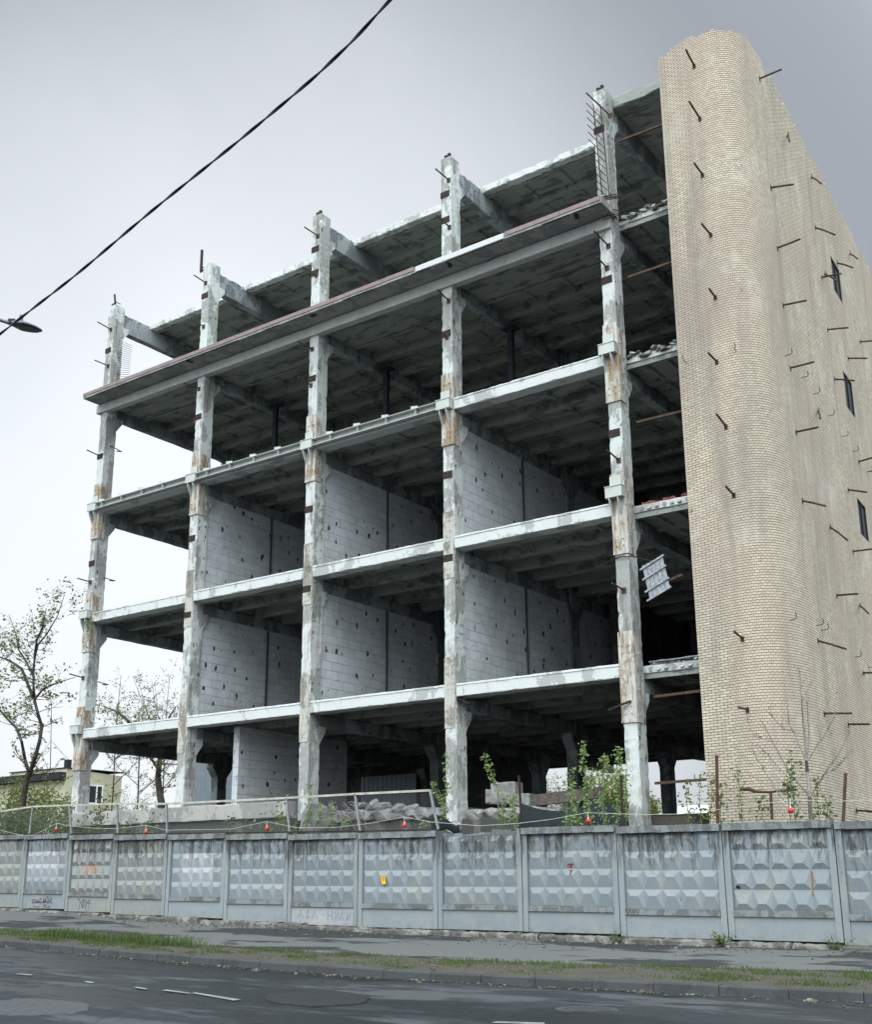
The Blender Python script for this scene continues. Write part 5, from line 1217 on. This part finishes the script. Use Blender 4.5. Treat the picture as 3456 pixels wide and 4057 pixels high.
# broken pipe on the brick
mb = MB(); P = PL(oS, s2, [(450, 1075), (540, 1075), (600, 1100), (740, 1105), (850, 1092), (1020, 1080)], -.75); mb.tube(P, [.05, .05, .04, .03, .03, .025], 7); mb.tube(PL(oS, s2, [(755, 1105), (770, 1380)], -.75), .035, 7)
tag(mb.build('broken_pipe', M['rust']), 'crooked rusty pipe on a stand before the brick tower', 'pipe')
# shrubs behind the chain-link fence
def shrub(px, o, s, Yp, w, h, label, seed, leafm, n=900, leaf=.10, group='shrubs behind the fences'):
    rng = random.Random(seed); p = hit(o[0]+px[0]/s, o[1]+px[1]/s, 1, Yp); zb = -.9 if Yp < 0 else 2.0
    b = np.array([p[0], Yp, zb]); t = empty('shrub', b, label, 'shrub', group); mb = MB(); lv = []
    H = p[2]-zb; ns = max(8, int(w*8))
    for k in range(ns):
        ox = rng.uniform(-.5, .5)*w; tip = Vector((b[0]+ox, b[1]+rng.uniform(-.3, .3)*min(w, 2.5), zb+H*rng.uniform(.55, 1.03)*(1-.35*abs(2*ox/w)**2)))
        st = Vector((b[0]+ox*.45+rng.gauss(0, .1), b[1]+rng.gauss(0, .1), zb)); pts = []
        for m in range(7):
            u = m/6; q = st.lerp(tip, u); q.x += math.sin(u*math.pi)*ox*.18+rng.gauss(0, .03); q.y += rng.gauss(0, .03); pts.append(q)
        mb.tube(pts, [.016*(1-.8*m/6) for m in range(7)], 4, cap=False)
        for c in range(n//ns):
            u = 1.2+rng.random()**.8*4.8; i = min(5, int(u)); lv.append(pts[i].lerp(pts[i+1], u-i)+Vector((rng.gauss(0, .13), rng.gauss(0, .13), rng.gauss(0, .10)))*(1 if leaf < .17 else 1.6))
    mb.build('stems', M['bark'], t); leaf_quads(lv, leaf, rng).build('leaves', leafm, t)
SH = [((40, 560), -1.8, 2.6, 'dense dark shrub in the far left corner', 'leaf_mid', 3200), ((200, 470), -1.6, 2.2, 'shrub under the forked tree, left of its trunk', 'leaf_mid', 3000), ((400, 430), -1.4, 2.0, 'shrub behind the leftmost red lamp', 'leaf_young', 3000), ((540, 500), -1.9, 1.8, 'shrub behind the second mesh panel', 'leaf_mid', 2600), ((650, 540), -1.3, 1.7, 'shrub left of the corner column foot', 'leaf_young', 1900), ((820, 640), -2.2, 1.4, 'loose shrub before the corner column foot', 'leaf_mid', 850), ((930, 600), -2.4, 1.0, 'upright shrub just right of the corner column', 'leaf_mid', 650), ((1060, 440), -2.4, .6, 'tall narrow willow shoot before the plinth', 'leaf_mid', 450), ((1000, 800), -1.6, 2.0, 'low shrub in the dark below the plinth end', 'leaf_mid', 1300), ((1270, 790), -1.7, 1.9, 'low shrub left of the second red lamp', 'leaf_mid', 1300), ((1320, 660), -2.2, .7, 'thin shrub before the pale plinth', 'leaf_young', 300), ((1500, 630), -2.2, .8, 'tall thin shrub above the second red lamp', 'leaf_young', 260), ((1600, 780), -1.8, 1.6, 'low shrub right of the second red lamp', 'leaf_young', 1100), ((150, 250), 5.5, 5.0, 'leafy undergrowth around the forked trunk', 'leaf_young', 3000), ((500, 300), 7.5, 3.4, 'loose leafy bush before the yellow house', 'leaf_young', 1400)]
for k, (px, Yp, w, lab, lm, n) in enumerate(SH): shrub(px, oH, s2, Yp, w, 2.6, lab, 500+k, M[lm], n, .15)
SH2 = [((40, 1250), 'shrub before the plinth, left of the third red lamp', 500), ((130, 1290), 'low willow shrub left of the third red lamp', 500), ((260, 1230), 'slim willow shoot above the third red lamp', 300), ((350, 1150), 'tall loose shrub left of the middle mesh post', 600), ((480, 1320), 'low shrub beside the big leaning slab', 500)]
for k, (px, lab, n) in enumerate(SH2): shrub(px, (900, 2500), 1.765, -2.3, 1.1, 2.2, lab, 540+k, M['leaf_mid'] if k % 2 == 0 else M['leaf_young'], n, .14)
# shrubs and trees beyond the building
BG = [((1240, 400), (1900, 2900), 28, 6.0, 'leaf_yellow', 'bright yellow green bush seen through the ground floor', 7500, .17), ((1430, 410), (1900, 2900), 25, 3.4, 'leaf_yellow', 'yellow green bush just left of the right column', 3600, .16), ((850, 400), (1900, 2900), 34, 5, 'leaf_young', 'thin pale bush beyond the dark inner column', 1700, .14), ((570, 420), (1900, 2900), 34, 4, 'leaf_young', 'thin pale bush beyond the far end of the ground floor', 1300, .14)]
for k, (px, o, Yp, w, lm, lab, n, lf) in enumerate(BG): shrub(px, o, s2, Yp, w, 3.2, lab, 600+k, M[lm], n, lf, 'bushes beyond the building')
BG2 = [((240, 850), (2456, 2700), 30, 2.5, 'leaf_young', 'pale bush beyond the right column', 700, .13), ((1280, 420), (0, 2950), 30, 5, 'leaf_young', 'sparse grey green bush right of the yellow house', 1500, .13), ((1420, 480), (0, 2950), 24, 4, 'leaf_young', 'sparse bush under the dark leaning tree', 1300, .12), ((1130, 480), (0, 2950), 40, 5, 'leaf_mid', 'bush at the corner of the yellow house', 900, .14)]
for k, (px, o, Yp, w, lm, lab, n, lf) in enumerate(BG2): shrub(px, o, 1.765 if o[0] else s2, Yp, w, 3.2, lab, 620+k, M[lm], n, lf, 'bushes beyond the building')
def bg_tree(px, o, s, Yp, label, seed, h):
    rng = random.Random(seed); p = hit(o[0]+px[0]/s, o[1]+px[1]/s, 1, Yp); b = np.array([p[0], Yp, 2.1]); H = p[2]-2.1
    lim = [([b, b+np.array([.1, 0, H*.35]), b+np.array([-.1, 0, H*.7]), b+np.array([.1, 0, H])], .075, .015, .25)]
    for k in range(5):
        a = rng.uniform(0, 6.28); z = H*rng.uniform(.3, .7); lim.append(([b+np.array([0, 0, z]), b+np.array([math.cos(a)*H*.14, math.sin(a)*H*.14, z+H*.12]), b+np.array([math.cos(a)*H*.22, math.sin(a)*H*.22, z+H*.28])], .03, .01, .1))
    skeleton_tree('tree', b, lim, label, 'tree', M['leaf_young'], M['bark'], rng, .15, 4, 2, 2.0, 1.3, 'trees beyond the building')
for k, (px, o, s, Yp, lab) in enumerate((((1000, 300), (0, 2600), 1.765, 26, 'thin tree behind the first bay, left one'), ((840, 130), (0, 2600), 1.765, 30, 'thin budding tree between the corner column and the next'), ((1180, 130), (0, 2600), 1.765, 34, 'thin budding tree close to the second column'), ((20, 700), (2456, 2700), 1.765, 34, 'thin tree seen through the ground floor beside the right column'), ((580, 380), (1900, 2900), 2.521, 40, 'far thin tree seen through the ground floor'), ((1000, 480), (1900, 2900), 2.521, 44, 'far thin tree behind the yellow green bush'))):
    bg_tree(px, o, s, Yp, lab, 700+k, 0)
# a weed growing on the corner column
rng = random.Random(71); c = hit(*Z(0, 1800, 640, 1130), 1, -.1); b = c.copy()
t = empty('column_weed', b, 'green weed rooted on the left corner column bracket', 'weed'); mb = MB(); lv = []
for k in range(9):
    e = c+np.array([rng.uniform(-.4, .3), -.1*rng.random(), rng.uniform(-1.6, .35)]); mb.tube([c, (c+e)/2+np.array([0, 0, .08]), e], [.008, .006, .003], 4)
    for q in range(18): lv.append(c+(e-c)*rng.uniform(.35, 1)+np.array([rng.gauss(0, .07), rng.gauss(0, .05), rng.gauss(0, .07)]))
mb.build('stem', M['stem'], t); leaf_quads(lv, .075, rng).build('leaves', M['leaf_young'], t)
# weeds at the fence foot
for k, (px, lab) in enumerate((((1728+1150/1.0214, 3300+445/1.0214), 'leafy weed clump at the fence foot, right of centre'), ((1728+1615/1.0214, 3300+445/1.0214), 'thin grassy weed at the last fence joint'), ((1728+735/1.0214, 3300+440/1.0214), 'small weed at the foot of the panel with red letters'))):
    p = hit(*px, 1, FY-.35); p[2] = -1.29+g_off(p[0]); t = empty('weed', p, lab, 'weed'); rng = random.Random(80+k); mb = MB(); lv = []
    for q in range(22):
        e = p+np.array([rng.gauss(0, .13), rng.gauss(0, .07), rng.uniform(.08, .28)]); mb.tube([p, e], [.005, .002], 3); lv += [e, (e+p)/2, e*.8+p*.2, e*.6+p*.4]
    mb.build('stem', M['stem'], t); leaf_quads(lv*2, .07 if k == 0 else .04, rng).build('leaves', M['leaf_mid'], t)
# grass: blades on the verge
rng = np.random.default_rng(9); V_ = []; F_g = []
def blades(n, xs, ks, hmin, hmax, dens=None):
    for _ in range(n):
        x = rng.uniform(*xs); k = rng.uniform(*ks)
        y = (kerbY(x)+.2)*(1-k)+walkY(x)*k
        if dens and nz(x*1.1, y*1.6, 1.0)+.35*nz(x, y, 4.0) < dens(k): continue
        z = -1.55+kh-.012+g_off(x)+k*.05+.02*nz(x, k*2, 1.3)
        h = rng.uniform(hmin, hmax); a = rng.uniform(0, 6.28); w = .006+.004*rng.random(); lx, ly = rng.normal(0, .35)*h, rng.normal(0, .35)*h
        o = len(V_); V_.extend([(x-math.cos(a)*w, y-math.sin(a)*w, z-.01), (x+math.cos(a)*w, y+math.sin(a)*w, z-.01), (x+lx*.4+math.cos(a)*w*.7, y+ly*.4+math.sin(a)*w*.7, z+h*.6), (x+lx*.4-math.cos(a)*w*.7, y+ly*.4-math.sin(a)*w*.7, z+h*.6), (x+lx, y+ly, z+h)])
        F_g.append((o, o+1, o+2, o+3)); F_g.append((o+3, o+2, o+4))
blades(24000, (10, 35), (.15, 1.06), .02, .075, lambda k: .22-.42*max(0, k-.35)+rng.normal(0, .22))
blades(9000, (10, 35), (.03, .7), .02, .05, lambda k: .25+rng.normal(0, .2))
blades(4200, (12.6, 18.6), (.60, 1.06), .04, .26, lambda k: -.05+rng.normal(0, .25))
blades(1100, (28.5, 33), (.2, .8), .04, .11, lambda k: .15+rng.normal(0, .2))
mb = MB(); mb.v = V_; mb.f = F_g; mb.m = [0]*len(F_g)
tag(mb.build('grass', M['grass']), 'short patchy green grass on the verge', 'grass', kind='stuff')

# grit, crumbs and dead leaves along the kerb and the fence foot
rng = random.Random(99); mb = MB(); mb2 = MB()
for q in range(1500):
    x = rng.uniform(9, 36); u = rng.random()
    if u < .4: y, z = kerbY(x)-abs(rng.gauss(0, .22))-.02, -1.55
    elif u < .75: y, z = FY-.4-abs(rng.gauss(0, .9)), -1.30
    else: k = rng.random(); y, z = (kerbY(x)+.2)*(1-k)+walkY(x)*k, -1.40
    if u >= .4 and u < .75:
        k = (y-walkY(x))/(FY-walkY(x)); z = -1.355+.085*k
    c = (x, y, z+g_off(x)+.012); sz = rng.uniform(.012, .04)*(2 if rng.random() < .06 else 1)
    mb.chunk(c, sz*1.4, sz, sz*.6, rng, rng.randint(0, 2))
o = mb.build('grit', [M['footing'], M['dark_conc'], M['bud']])
tag(o, 'grit and dead leaves scattered along the kerb and fence foot', 'grit', kind='stuff')
